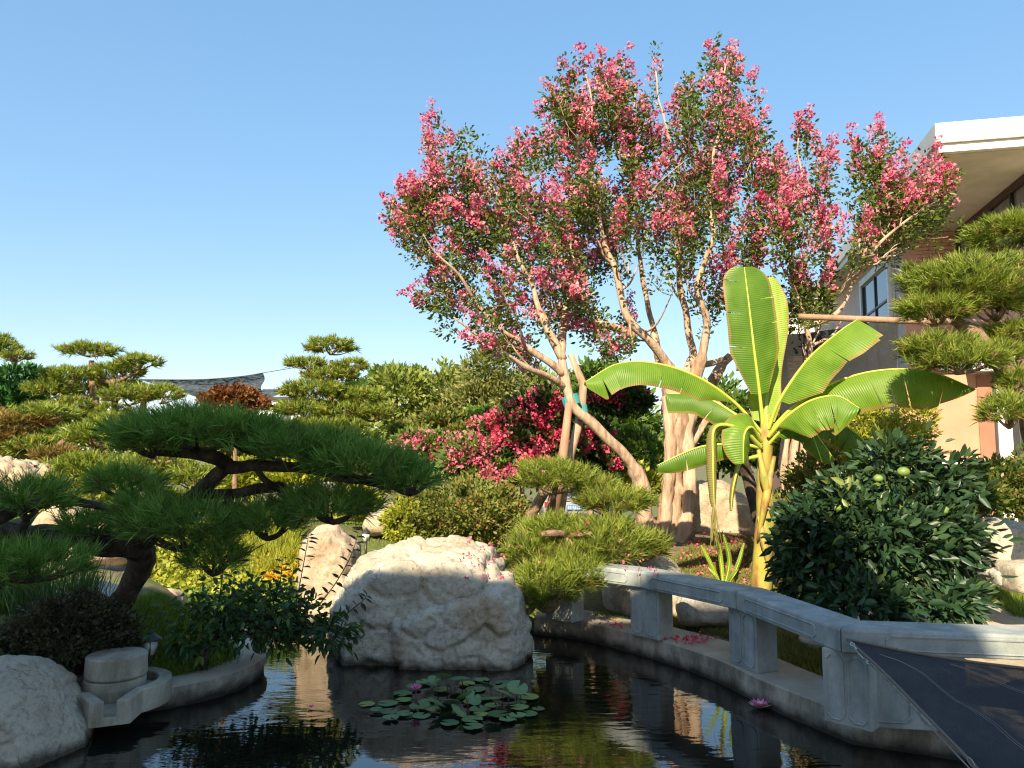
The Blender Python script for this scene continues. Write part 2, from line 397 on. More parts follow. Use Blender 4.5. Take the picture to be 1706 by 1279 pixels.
def net_mat(name, col, op, vary=0.12):
    m, nt, b = new_mat(name)
    c = ramp(nt, tex(nt, 2.0, 6, 0.7), [(0.3, tuple(x * 0.7 for x in col)), (0.7, col)])
    dst = ramp(nt, tex(nt, 130, 2, 0.5), [(0.66, (0, 0, 0)), (0.70, (0.35,) * 3)])
    c = mixc(nt, dst, c, (0.2, 0.2, 0.21))
    nt.links.new(c, b.inputs['Base Color']); b.inputs['Roughness'].default_value = 0.75; b.inputs['Specular IOR Level'].default_value = 0.25
    t = nt.nodes.new('ShaderNodeBsdfTransparent'); mx = nt.nodes.new('ShaderNodeMixShader')
    wv = ramp(nt, tex(nt, 60, 2, 0.5, stretch=(0.15, 0.15, 1)), [(0.40, (op - vary,) * 3), (0.60, (min(1, op + vary),) * 3)])
    nt.links.new(wv, mx.inputs[0]); nt.links.new(t.outputs[0], mx.inputs[1]); nt.links.new(b.outputs[0], mx.inputs[2])
    nt.links.new(mx.outputs[0], nt.nodes['Material Output'].inputs['Surface'])
    bump(nt, b, tex(nt, 220, 2, 0.5), 0.3, 0.002)
    return m
M['net_near'] = net_mat('net_near', (0.035, 0.038, 0.044), 0.97, 0.02)
M['net_far'] = net_mat('net_far', (0.022, 0.028, 0.036), 0.90, 0.09)
M['rope'] = plain('rope', (0.30, 0.29, 0.27), 0.8)
M['rope_dark'] = plain('rope_dark', (0.16, 0.13, 0.10), 0.8)
M['steel'] = plain('steel', (0.55, 0.56, 0.58), 0.3, metal=0.9)
M['teal_wrap'] = plain('teal_wrap', (0.05, 0.30, 0.32), 0.7)
M['path'] = noisy('path', [(0.3, (0.40, 0.33, 0.24)), (0.7, (0.54, 0.46, 0.35))], scale=3, rough=0.9, bscale=60, bstr=0.3, bdist=0.005, spec=0.2, scale2=40)
def lily_mat():
    m, nt, b = new_mat('lily_leaf')
    oi = nt.nodes.new('ShaderNodeObjectInfo')
    c = ramp(nt, oi.outputs['Random'], [(0.0, (0.07, 0.15, 0.06)), (0.55, (0.12, 0.23, 0.09)), (0.9, (0.18, 0.29, 0.08)), (1.0, (0.30, 0.30, 0.07))])
    v = ramp(nt, tex(nt, 9, 4), [(0.35, (0.75, 0.75, 0.7)), (0.65, (1.1, 1.1, 1.1))])
    nt.links.new(mixc(nt, 1.0, c, v, 'MULTIPLY'), b.inputs['Base Color']); b.inputs['Roughness'].default_value = 0.38
    return m
M['lily'] = lily_mat()
M['lily_stem'] = plain('lily_stem', (0.10, 0.06, 0.035), 0.6)
M['lotus_pink'] = plain('lotus_pink', (0.72, 0.16, 0.40), 0.6)
M['lotus_white'] = plain('lotus_white', (0.78, 0.72, 0.62), 0.6)
def banana_mat(name, c1, c2, tr):
    m, nt, b = new_mat(name)
    uv = nt.nodes.new('ShaderNodeUVMap')
    wv = nt.nodes.new('ShaderNodeTexWave'); wv.inputs['Scale'].default_value = 13; wv.inputs['Distortion'].default_value = 0.5; wv.bands_direction = 'X'
    nt.links.new(uv.outputs[0], wv.inputs['Vector'])
    c = ramp(nt, tex(nt, 4, 5), [(0.3, c1), (0.7, c2)])
    c = mixc(nt, 0.30, c, ramp(nt, wv.outputs['Fac'], [(0.0, (0.62, 0.66, 0.5)), (1.0, (1.0, 1.0, 1.0))]), 'MULTIPLY')
    su = nt.nodes.new('ShaderNodeSeparateXYZ'); nt.links.new(uv.outputs[0], su.inputs[0])
    ea = nt.nodes.new('ShaderNodeMath'); ea.operation = 'MULTIPLY_ADD'; ea.inputs[1].default_value = 0.20; nt.links.new(tex(nt, 9, 5, 0.7), ea.inputs[0]); nt.links.new(su.outputs[1], ea.inputs[2])
    c = mixc(nt, ramp(nt, ea.outputs[0], [(0.0, (0, 0, 0)), (0.995, (0, 0, 0)), (1.0, (0.75, 0.75, 0.75))]), c, (0.30, 0.20, 0.06))
    nt.links.new(c, b.inputs['Base Color']); b.inputs['Roughness'].default_value = 0.42; b.inputs['Specular IOR Level'].default_value = 0.4
    t = nt.nodes.new('ShaderNodeBsdfTranslucent'); nt.links.new(mixc(nt, 1.0, c, (1.5, 1.5, 0.35), 'MULTIPLY'), t.inputs['Color'])
    mx = nt.nodes.new('ShaderNodeMixShader'); mx.inputs[0].default_value = tr
    nt.links.new(b.outputs[0], mx.inputs[1]); nt.links.new(t.outputs[0], mx.inputs[2])
    nt.links.new(mx.outputs[0], nt.nodes['Material Output'].inputs['Surface'])
    bump(nt, b, wv.outputs['Fac'], 0.35, 0.008)
    return m
M['banana'] = banana_mat('banana', (0.12, 0.25, 0.018), (0.20, 0.33, 0.03), 0.36)
M['banana_deep'] = banana_mat('banana_deep', (0.075, 0.17, 0.012), (0.12, 0.23, 0.02), 0.3)
M['banana_bright'] = banana_mat('banana_bright', (0.22, 0.36, 0.02), (0.30, 0.43, 0.03), 0.35)
M['banana_dead'] = banana_mat('banana_dead', (0.26, 0.22, 0.08), (0.36, 0.32, 0.12), 0.25)
M['banana_stem'] = noisy('banana_stem', [(0.32, (0.20, 0.10, 0.035)), (0.44, (0.30, 0.21, 0.06)), (0.56, (0.36, 0.31, 0.06)), (0.72, (0.18, 0.23, 0.05))], scale=9, rough=0.5, bscale=25, bstr=0.5, bdist=0.01, stretch=(1, 1, 0.35))
M['banana_rib'] = plain('banana_rib', (0.42, 0.48, 0.07), 0.45)
M['fruit'] = noisy('fruit', [(0.3, (0.12, 0.20, 0.04)), (0.7, (0.20, 0.28, 0.07))], scale=12, rough=0.4, bscale=120, bstr=0.3, bdist=0.002)

# ------------------------------------------------------------------ foliage generators
def unit(v):
    return v / np.maximum(np.linalg.norm(v, axis=1, keepdims=True), 1e-9)
def rand_dirs(n): return unit(rng.normal(size=(n, 3)))
def leaf_geo(P, D, L, Wd, fold=0.25, hexa=False):
    n = len(P)
    Sd = unit(np.cross(D, rand_dirs(n))); Nn = np.cross(Sd, D)
    L = np.broadcast_to(np.asarray(L, float), (n,))[:, None]; Wd = np.broadcast_to(np.asarray(Wd, float), (n,))[:, None]
    if not hexa:
        V = np.stack([P, P + D * L * .5 + Sd * Wd * .5 + Nn * Wd * fold, P + D * L, P + D * L * .5 - Sd * Wd * .5 + Nn * Wd * fold], 1)
        i = np.arange(n)[:, None] * 4
        return V.reshape(-1, 3), [i + np.array([[0, 1, 2, 3]])]
    sag = np.zeros((n, 3)); sag[:, 2] = -1
    tip = P + D * L + sag * L * .12
    V = np.stack([P, P + D * L * .3 + Sd * Wd * .46 + Nn * Wd * fold, P + D * L * .68 + Sd * Wd * .36 + Nn * Wd * fold + sag * L * .04, tip,
                  P + D * L * .68 - Sd * Wd * .36 + Nn * Wd * fold + sag * L * .04, P + D * L * .3 - Sd * Wd * .46 + Nn * Wd * fold], 1)
    i = np.arange(n)[:, None] * 6
    return V.reshape(-1, 3), [np.concatenate([i + np.array([[0, 1, 2, 3]]), i + np.array([[0, 3, 4, 5]])], 1).reshape(-1, 4)]
def add_leaves(name, P, D, L, Wd, mat, parent=None, fold=0.25, hexa=False, var=None, kind=None):
    V, F = leaf_geo(P, D, L, Wd, fold, hexa)
    n = len(P)
    if var is None: var = np.clip(rng.beta(2, 2, n), 0, 1)
    if hexa: var = np.repeat(var, 2)
    o = mesh_np(name, V, F, mat, parent, var)
    if kind: o['kind'] = kind
    return o
def lump(dirs, seed, amp=0.25, f=2.2):
    s = Vector((seed * 3.7, seed * 1.3, seed * 7.1))
    return np.array([1 + amp * noise.noise(Vector(d) * f + s) for d in dirs])

def clump_leaves(blobs, n_clumps, per, leaf, spread=0.16, up=0.35, seed=1, shell=0.55):
    """blobs: list of (centre Vector, (rx,ry,rz)) -> P, D, var arrays; leaves gathered in sprays over the blobs' volume"""
    vols = np.array([b[1][0] * b[1][1] + b[1][0] * b[1][2] for b in blobs]); vols /= vols.sum()
    Ps, Ds, Vs = [], [], []
    for (c, r), fr in zip(blobs, vols):
        k = max(3, int(n_clumps * fr)); d = rand_dirs(k)
        rad = (shell + (1 - shell) * rng.random(k) ** 0.5) * lump(d, seed)
        cc = np.array(c) + d * np.array(r) * rad[:, None]
        sr = spread * (0.7 + 0.6 * rng.random(k)) * (np.mean(r))
        bright = rng.normal(0, 0.13, k)
        off = rng.normal(size=(k, per, 3)) * sr[:, None, None] * np.array([1, 1, 0.75])
        P = cc[:, None, :] + off
        dd = d[:, None, :] * 0.7 + off / np.maximum(sr[:, None, None], 1e-6) * 0.35 + np.array([0, 0, up]) + rng.normal(size=(k, per, 3)) * 0.45
        Ps.append(P.reshape(-1, 3)); Ds.append(unit(dd.reshape(-1, 3)))
        Vs.append(np.clip(rng.beta(2, 2, (k, per)) + bright[:, None], 0, 0.99).reshape(-1))
    return np.concatenate(Ps), np.concatenate(Ds), np.concatenate(Vs)

def needle_geo(P, D, L, wd):
    n = len(P); Sd = unit(np.cross(D, rand_dirs(n)))
    L = np.broadcast_to(np.asarray(L, float), (n,))[:, None]
    dr = np.zeros((n, 3)); dr[:, 2] = -0.10
    mid = P + D * L * .55
    V = np.stack([P - Sd * wd * .5, P + Sd * wd * .5, mid + Sd * wd * .45, P + D * L + dr * L, mid - Sd * wd * .45], 1).reshape(-1, 3)
    i = np.arange(n)[:, None] * 5
    return V, [i + np.array([[0, 1, 2, 3, 4]])]
def pad_needles(c, r, tufts, per, L, wd, mat, parent, seed=0, up=0.75, droop=0.0, name='needle_pad', brown=0.10):
    d = rand_dirs(int(tufts * 1.7)); d = d[d[:, 2] > -0.45][:tufts]; k = len(d)
    rad = (0.68 + 0.32 * rng.random(k) ** 0.5) * lump(d, seed, 0.34, 2.0) * lump(d, seed + 5, 0.22, 5.5)
    under = d[:, 2] < -0.05
    rad[under] *= 0.85
    P = np.array(c) + d * np.array(r) * rad[:, None]
    # flatten the underside so the pad reads as a cloud with a level base
    P[:, 2] = np.maximum(P[:, 2], c[2] - r[2] * (0.55 + 0.25 * rng.random(k)))
    T = unit(d * np.array([1, 1, 0.8]) * 0.75 + np.array([0, 0, up - droop]) + rng.normal(size=(k, 3)) * 0.22)
    PP = np.repeat(P, per, 0) + rng.normal(size=(k * per, 3)) * L * 0.06
    DD = unit(np.repeat(T, per, 0) + rng.normal(size=(k * per, 3)) * 0.42)
    LL = L * (0.5 + 0.65 * rng.random(k * per)) * np.repeat(0.75 + 0.5 * rng.random(k), per)
    V, F = needle_geo(PP, DD, LL, wd)
    var = np.repeat(np.clip(rng.normal(0.58, 0.2, k), 0.12, 1), per) + rng.normal(0, 0.12, k * per)
    dead = np.repeat(rng.random(k) < np.where(d[:, 2] < 0.05, brown * 3, brown * 0.4), per)
    var = np.where(dead, rng.random(k * per) * 0.08, np.clip(var, 0.1, 1))
    return mesh_np(name, V, F, mat, parent, var)

def pad_twigs(mb, c, r, n, rad=0.006):
    base = Vector(c) + Vector((0, 0, -r[2] * 0.75))
    for _ in range(n):
        a = random.random() * 6.283; q = random.uniform(0.4, 0.85)
        tip = Vector(c) + Vector((math.cos(a) * r[0] * q, math.sin(a) * r[1] * q, r[2] * random.uniform(-0.35, 0.35)))
        mid = base.lerp(tip, 0.5) + Vector((0, 0, -r[2] * 0.15))
        mb.tube(catmull([base, mid, tip], 4), [rad * 1.6, rad * 0.5], 5)

def blob(px, py, rx, ry, Y, dep=0.85): return (A(px, py, Y), (rx * S(Y), rx * S(Y) * dep, ry * S(Y)))

def pine(name, label, group, base, limbs, pads, bark, needles, L, wd, dens, per=14, droop=0.0, brown=0.1, seed=0, twig=8):
    """limbs: [part name, [(px,py,Y)...], [radius px ...]] ; pads (px,py,rx,ry,Y)"""
    t = empty(name, base, label, 'pine tree', group)
    for nm, pts, rad in limbs:
        mb = MB(); P = catmull([A(*p) for p in pts], 8); Ym = pts[0][2]
        P = [p + Vector((noise.noise(p * 5), noise.noise(p * 5 + Vector((9, 0, 0))), noise.noise(p * 5 + Vector((0, 9, 0))))) * rad[-1] * S(Ym) * 0.5 for p in P]
        mb.tube(P, [x * S(Ym) for x in interp(rad, len(P))], 12, rough=0.35)
        mb.build(nm, bark, t, smooth=True)
    tw = MB()
    for k, (px, py, rx, ry, Y) in enumerate(pads):
        c, r = blob(px, py, rx, ry, Y, 0.9)
        area = r[0] * r[1] * 2.2 + r[0] * r[2] * 3
        nt_ = max(40, int(dens * area))
        pad_needles(c, r, nt_, per, L, wd, needles if not isinstance(needles, list) else needles[k % len(needles)], t, seed + k * 1.7, droop=droop, brown=brown)
        if twig: pad_twigs(tw, c, r, twig, 0.09 * L)
    if twig: tw.build('twigs', bark, t, smooth=True)['kind'] = 'stuff'
    return t

# ------------------------------------------------------------------ pond outline and terrain
pond_px = [(890, 1057), (960, 1065), (1060, 1090), (1180, 1130), (1280, 1180), (1420, 1240)]
KF = [Z(px, py, 0) for px, py in pond_px]                        # front line of the curved kerb at the water
wall_r = [Vector((KF[-1].x, KF[-1].y, 0)), Vector((3.3, 4.78, 0)), Vector((7.5, 3.8, 0))]
isl_c = Vector((-3.12, 6.80, 0))
isl = []
for k in range(25):
    a = R(-130 + k * (200 / 24))
    isl.append(isl_c + Vector((0.95 * math.cos(a), 0.95 * math.sin(a) * 1.0, 0)))
back_edge = [Z(430, 1062, 0.0), Z(520, 1046, 0.0), Z(560, 1040, 0.0), Z(700, 1040, 0.0), Z(830, 1048, 0)]
pond_poly = [Vector((-6.5, 2.2, 0)), Vector((7.5, 2.2, 0)), wall_r[2], wall_r[1]] + KF[::-1] + back_edge[::-1] + [Z(395, 1072, 0)] + isl[::-1] + [Z(120, 1200, 0), Z(60, 1215, 0), Vector((-6.5, 5.0, 0))]
pp = np.array([(p.x, p.y) for p in pond_poly])
def pond_sd(x, y):
    """signed distance, negative inside"""
    x = np.asarray(x, float); y = np.asarray(y, float)
    best = np.full(x.shape, 1e9); inside = np.zeros(x.shape, bool)
    n = len(pp)
    for i in range(n):
        ax, ay = pp[i]; bx, by = pp[(i + 1) % n]
        ex, ey = bx - ax, by - ay
        t = np.clip(((x - ax) * ex + (y - ay) * ey) / (ex * ex + ey * ey + 1e-12), 0, 1)
        best = np.minimum(best, (x - ax - ex * t) ** 2 + (y - ay - ey * t) ** 2)
        cond = ((ay > y) != (by > y)) & (x < (bx - ax) * (y - ay) / (by - ay + 1e-12) + ax)
        inside ^= cond
    d = np.sqrt(best)
    return np.where(inside, -d, d)
def sstep(a, b, x):
    t = np.clip((x - a) / (b - a), 0, 1); return t * t * (3 - 2 * t)
def hgt(x, y):
    x = np.asarray(x, float); y = np.asarray(y, float)
    sd = pond_sd(x, y)
    h = 0.14 + 0.36 * sstep(8.5, 13, y) - 0.85 * sstep(17, 25, y)
    h = h + 0.42 * np.exp(-(((x - 2.3) / 2.2) ** 2 + ((y - 11.2) / 1.8) ** 2))          # mound of the crape myrtle
    h = h + 0.50 * sstep(0.2, 1.0, np.hypot(x + 5.0, y - 6.9) * -1 + 2.6)                # pine bank
    h = h + 0.5 * np.exp(-(((x + 6.5) / 4) ** 2 + ((y - 12.5) / 3) ** 2))
    h = h + 0.12 * sstep(2.5, 5, x) * sstep(4.6, 7, y)
    return np.where(sd < 0.10, -0.7 + (sd > 0.0) * 0.2, h * sstep(0.0, 0.35, sd) + 0.10 * (1 - sstep(0.0, 0.35, sd)))
def gz(x, y): return float(hgt(np.array([x]), np.array([y]))[0])

gx = np.unique(np.concatenate([np.linspace(-160, -12, 24), np.linspace(-12, 12, 150), np.linspace(12, 160, 24)]))
gy = np.unique(np.concatenate([np.linspace(-60, 1, 16), np.linspace(1, 16, 120), np.linspace(16, 40, 40), np.linspace(40, 400, 24)]))
XX, YY = np.meshgrid(gx, gy)
HH = hgt(XX, YY)
nzv = np.array([noise.noise(Vector((x * 1.7, y * 1.7, 0))) * 0.05 + noise.noise(Vector((x * .5, y * .5, 3))) * 0.05 for x, y in zip(XX.ravel(), YY.ravel())]).reshape(XX.shape)
HH = HH + np.where(HH > 0.05, nzv * 0.6, 0)
nxg, nyg = len(gx), len(gy)
idx = np.arange(nxg * nyg).reshape(nyg, nxg)
Fg = np.stack([idx[:-1, :-1], idx[:-1, 1:], idx[1:, 1:], idx[1:, :-1]], -1).reshape(-1, 4)
gob = mesh_np('ground', np.stack([XX, YY, HH], -1).reshape(-1, 3), Fg, M['ground'], smooth=True)
gob['kind'] = 'structure'

wm = MB(); wm.poly([(-7.5, 1.2, 0), (8.5, 1.2, 0), (8.5, 9.6, 0), (-7.5, 9.6, 0)])
wo = wm.build('pond_water', M['water']); wo['kind'] = 'structure'

# ------------------------------------------------------------------ kerbs
def offset_line(L, d):
    out = []
    for i, p in enumerate(L):
        a = L[max(i - 1, 0)]; b = L[min(i + 1, len(L) - 1)]
        t = (b - a); t.z = 0; t.normalize()
        out.append(p + Vector((-t.y, t.x, 0)) * d)
    return out
def strip(mb, L, prof):
    """sweep a profile [(offset to the left, z)] along a line"""
    rows = [[Vector((q.x, q.y, z)) for q in offset_line(L, o)] for o, z in prof]
    rows = [[rows[k][i] for k in range(len(prof))] for i in range(len(L))]
    i0 = len(mb.v); m = len(prof)
    for r in rows: mb.v += [tuple(p) for p in r]
    for i in range(len(L) - 1):
        for k in range(m - 1):
            a = i0 + i * m + k
            mb.f.append((a, a + 1, a + m + 1, a + m))
    mb.f.append(tuple(i0 + k for k in range(m))[::-1]); mb.f.append(tuple(i0 + (len(L) - 1) * m + k for k in range(m)))
KC = catmull(KF, 10)
mb = MB(); strip(mb, KC, [(0.0, -0.5), (0.0, 0.185), (0.012, 0.2), (0.47, 0.205), (0.48, -0.2)])
k1 = mb.build('pond_kerb', M['concrete']); k1['kind'] = 'structure'
mb = MB(); WR = [wall_r[0].lerp(wall_r[1], i / 6) for i in range(7)] + [wall_r[1].lerp(wall_r[2], i / 8) for i in range(1, 9)]
strip(mb, WR, [(0.0, -0.5), (0.0, 0.185), (0.012, 0.198), (0.55, 0.202), (0.56, -0.2)])
k2 = mb.build('pond_wall', M['concrete']); k2['kind'] = 'structure'
mb = MB(); strip(mb, isl, [(0.05, -0.5), (0.0, 0.06), (-0.03, 0.11), (-0.02, 0.16), (0.03, 0.188), (0.12, 0.195), (0.21, 0.185), (0.24, 0.05)])
# the ring turns left, so the land lies to its left
k3 = mb.build('island_kerb', M['concrete'], smooth=True); k3['kind'] = 'structure'
mb = MB(); BE = catmull([Z(395, 1072, 0), *back_edge], 6)
strip(mb, BE[::-1], [(-0.02, -0.5), (-0.02, 0.10), (0.0, 0.12), (-0.35, 0.14)][:3] + [(-0.34, 0.13)])
BEo = [p for p in BE]
mb = MB(); strip(mb, BEo, [(0.0, -0.5), (0.0, 0.10), (0.02, 0.125), (0.32, 0.13), (0.33, -0.1)])
k4 = mb.build('pond_edge', M['concrete']); k4['kind'] = 'structure'

# ------------------------------------------------------------------ building on the far bank (right)
bd = Vector((0.215, 0.977, 0)).normalized(); br_ = Vector((bd.y, -bd.x, 0)); UP = Vector((0, 0, 1))
E0 = A(1560, 252, 11.0); ZS = E0.z                       # near corner of the eave, underside
W2 = Z(1500, 388, ZS)
W1 = W2 + br_ * ((Z(1595, 380, ZS) - W2).dot(br_))
GB = gz(W2.x, W2.y) - 0.3
B = empty('hotel_building', (W2.x, W2.y, GB), 'pink brick two storey building with broad white eaves behind the round pine', 'building')
def bbox(name, mat, o, ex, ey, ez, parent=B, bevel=0):
    """box from corner o along three full edge vectors"""
    m_ = MB(); ex, ey, ez = Vector(ex), Vector(ey), Vector(ez)
    m_.box(Vector(o) + (ex + ey + ez) / 2, ex / 2, ey / 2, ez / 2)
    return m_.build(name, mat, parent, bevel=bevel)
PXM = E0.y / FPX
# roof: two-tier fascia and soffit slab
roof = bbox('roof', M['white_paint'], E0 + UP * 0.13, br_ * 14, bd * 22, UP * 0.30)
bbox('fascia', M['white_paint'], E0 + br_ * 0.05 + bd * 0.05, br_ * 14, bd * 21.9, UP * 0.128, parent=roof)
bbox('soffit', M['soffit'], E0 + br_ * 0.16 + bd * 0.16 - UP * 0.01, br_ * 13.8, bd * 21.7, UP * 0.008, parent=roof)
ZT = ZS - 0.012
HW = ZT - GB
# brick wall facing the camera (W1..W2): mortar core and single bricks
core = bbox('wall', M['mortar'], Vector((W2.x, W2.y, GB)) + br_ * 0.02 + bd * 0.02, br_ * ((W1 - W2).length + 0.3), bd * 0.3, UP * (HW - 0.002))
bw, bh, gap = 0.235, 0.062, 0.010
bme = MB(); bme.box((0, 0, 0), br_ * (bw / 2), bd * 0.012, UP * (bh / 2)); brick_me = bme.mesh('brick'); brick_me.materials.append(M['brick'])
bme = MB(); bme.box((0, 0, 0), br_ * (bw / 4 - gap / 4), bd * 0.012, UP * (bh / 2)); half_me = bme.mesh('half_brick'); half_me.materials.append(M['brick'])
span = (W1 - W2).length
row = 0; z = ZT - 0.05; nb = 0
while nb < 290 and z > GB + 1:
    x0 = 0.02 + (0.0 if row % 2 == 0 else (bw + gap) / 2)
    if row % 2:
        o = bpy.data.objects.new('brick', half_me); C.objects.link(o); o.parent = core
        o.location = Vector((W2.x, W2.y, z)) + br_ * (0.02 + bw / 4) + bd * (0.01 - 0.0008 * (nb % 3)); nb += 1
    x = x0
    while x + bw < span - 0.01:
        o = bpy.data.objects.new('brick', brick_me); C.objects.link(o); o.parent = core
        o.location = Vector((W2.x, W2.y, z)) + br_ * (x + bw / 2) + bd * (0.01 - 0.0012 * random.random()); nb += 1
        x += bw + gap
    z -= bh + gap; row += 1
# window strip wall running towards the camera from W1
wl = 3.3
sw = bbox('wall', M['mortar'], Vector((W1.x, W1.y, GB)) + br_ * 0.02, br_ * 0.25, bd * -wl, UP * (HW - 1.62))
win = bbox('window', M['curtain'], Vector((W1.x, W1.y, ZT - 1.62)) + br_ * 0.06, br_ * 0.02, bd * -wl, UP * 1.5)
bbox('head_trim', M['trim_maroon'], Vector((W1.x, W1.y, ZT - 0.13)) - br_ * 0.01, br_ * 0.1, bd * -wl, UP * 0.125, parent=win)
bbox('jamb', M['metal_dark'], Vector((W1.x, W1.y, ZT - 1.62)) - br_ * 0.005, br_ * 0.06, bd * -0.07, UP * 1.49, parent=win)
for k in range(1, 4):
    bbox('mullion', M['metal_dark'], Vector((W1.x, W1.y, ZT - 1.62)) - bd * (k * 0.85) , br_ * 0.055, bd * -0.045, UP * 1.49, parent=win)
bbox('transom', M['metal_dark'], Vector((W1.x, W1.y, ZT - 0.98)) - bd * 0.08 + br_ * 0.004, br_ * 0.05, bd * -(wl - .1), UP * 0.04, parent=win)
bbox('sill', M['frame_white'], Vector((W1.x, W1.y, ZT - 1.70)) - br_ * 0.05, br_ * 0.14, bd * -wl, UP * 0.078, parent=win)
# wall with the tall window, running back from W2
sb = bbox('wall', M['lavender_wall'], Vector((W2.x, W2.y, GB)) + bd * 0.001, br_ * 0.28, bd * 8, UP * (HW - 0.003))
def side_window(o, length, h, parent, cols=2, rows=3):
    """window in a left-facing wall: o = near lower corner on the wall face"""
    f = bbox('window', M['frame_white'], o - br_ * 0.06, br_ * 0.055, bd * length, UP * h, parent=parent)
    t = 0.16
    g0 = o - br_ * 0.075 + bd * t + UP * 0.02
    for (oo, ex, ez) in (): pass
    bbox('pane', M['glass'], g0, br_ * 0.012, bd * (length - 2 * t), UP * (h - t - .02), parent=f)
    for k in range(cols + 1):
        bbox('mullion', M['metal_dark'], g0 - br_ * 0.03 + bd * ((length - 2 * t) * k / cols - 0.03), br_ * 0.045, bd * 0.06, UP * (h - t - .02), parent=f)
    for k in range(1, rows):
        bbox('glazing_bar', M['metal_dark'], g0 - br_ * 0.024 + UP * ((h - t) * k / rows), br_ * 0.035, bd * (length - 2 * t), UP * 0.05, parent=f)
    # projecting white surround
    bbox('surround', M['frame_white'], o - br_ * 0.14 + UP * (h - 0.13), br_ * 0.075, bd * length, UP * 0.15, parent=f)
    for dd in (0, length - 0.13):
        bbox('surround', M['frame_white'], o - br_ * 0.139 + bd * dd, br_ * 0.074, bd * 0.13, UP * (h - 0.135), parent=f)
    return f
side_window(Vector((W2.x, W2.y, ZT - 2.75)) + bd * 0.55, 2.6, 2.45, B)
side_window(Vector((W2.x, W2.y, GB + 0.6)) + bd * 0.55, 2.6, 2.3, B)
# rear wing and its lower roof
wing = bbox('rear_wing', M['stucco'], Vector((W2.x, W2.y, GB)) + bd * 8.01 - br_ * 1.2, br_ * 6, bd * 8, UP * (HW - 0.9))
bbox('wing_roof', M['white_paint'], Vector((W2.x, W2.y, ZT - 0.88)) + bd * 7.2 - br_ * 2.1, br_ * 4, bd * 10, UP * 0.28)
# ground floor: stucco wall in front, band, white column and door
G0 = A(1500, 760, 12.6); GW = A(1634, 760, 12.6)
gl = (GW - G0).dot(br_)
gw = bbox('ground_floor_wall', M['stucco'], Vector((G0.x, G0.y, GB)), br_ * gl, bd * 2.2, UP * 2.9)
gcorner = Vector((G0.x, G0.y, GB)) + br_ * gl
bbox('corner_band', M['stucco_band'], gcorner - bd * 0.02 - br_ * 0.10, br_ * 0.22, bd * 0.30, UP * 2.88)
bbox('column', M['frame_white'], gcorner + br_ * 0.16 - bd * 0.06, br_ * 0.20, bd * 0.26, UP * 2.86)
dr = bbox('glass_door', M['glass'], gcorner + br_ * 0.37, br_ * 1.6, bd * 0.05, UP * 2.6)
for k in range(4):
    bbox('door_stile', M['metal_dark'], gcorner + br_ * (0.37 + k * 0.5) - bd * 0.05, br_ * 0.09, bd * 0.045, UP * 2.6, parent=dr)
bbox('right_wall', M['stucco'], gcorner + br_ * 2.0, br_ * 4, bd * 2.2, UP * 2.9)
bbox('ledge', M['frame_white'], gcorner - br_ * 0.25 - bd * 0.35 + UP * 2.92, br_ * 5, bd * 0.4, UP * 0.18)
bbox('canopy', M['frame_white'], gcorner - br_ * 0.1 - bd * 0.5 + UP * 3.11, br_ * 5, bd * 2.2, UP * 0.08)
bbox('canopy_slope', M['frame_white'], gcorner + br_ * 0.3 - bd * 0.2 + UP * 3.2, br_ * 4.5, bd * 1.6, UP * 0.5)
# arched moulding low on the stucco wall
mb = MB(); ac = A(1578, 790, 12.6) ; ar = 0.42
apts = []
for k in range(15):
    a = R(20 + k * 10)
    apts.append(Vector((G0.x, G0.y, 0)) + br_ * ((ac - G0).dot(br_) + ar * math.cos(a)) + UP * (ac.z - 0.05 + ar * 1.0 * math.sin(a)) - bd * 0.01)
mb.tube(apts, 0.022, 8); mb.build('arch_moulding', M['stucco_band'], gw, smooth=True)
bbox('window_sill', M['white_paint'], Vector((G0.x, G0.y, A(1578, 764, 12.6).z - .10)) + br_ * ((ac - G0).dot(br_) - 0.36) - bd * 0.07, br_ * 0.95, bd * 0.08, UP * 0.10, parent=gw)

# bamboo pole running across in front of the building
mb = MB(); mb.tube([A(1330, 527, 9.2), A(1500, 534, 9.0), A(1760, 540, 8.6)], [0.035, 0.04, 0.042], 10)
pl = mb.build('support_pole', M['wood_pole'], smooth=True); tag(pl, 'long brown horizontal pole running behind the round pine pad', 'pole')
mb = MB()
P = [A(1310, 640, 10.2), A(1390, 560, 10.6), A(1480, 530, 11.4)]
# dark shade net between the crape myrtle and the building
def cloth(name, corners, nu, nv, sag, mat, label=None, parent=None, thick=0.0):
    a, b, c, d = [Vector(q) for q in corners]     # a-b top edge, d-c bottom edge
    V = []
    for j in range(nv + 1):
        for i in range(nu + 1):
            u, v_ = i / nu, j / nv
            p = a.lerp(b, u).lerp(d.lerp(c, u), v_)
            p = p + UP * (-sag * math.sin(math.pi * u) * (0.35 + 0.65 * v_)) + Vector((0, 1, 0)) * 0.12 * noise.noise(p * 1.5)
            V.append(p)
    F = [(j * (nu + 1) + i, j * (nu + 1) + i + 1, (j + 1) * (nu + 1) + i + 1, (j + 1) * (nu + 1) + i) for j in range(nv) for i in range(nu)]
    me = bpy.data.meshes.new(name); me.from_pydata([tuple(v) for v in V], [], F); me.update()
    o = link(name, me, mat, parent, True)
    if label: tag(o, label, 'shade net')
    return o
cloth('shade_net', [A(1300, 560, 10.4), A(1495, 525, 10.8), A(1495, 720, 11.0), A(1300, 760, 10.8)], 16, 12, 0.12, M['net_near'], 'black shade net hung between the banana plant and the brick building')

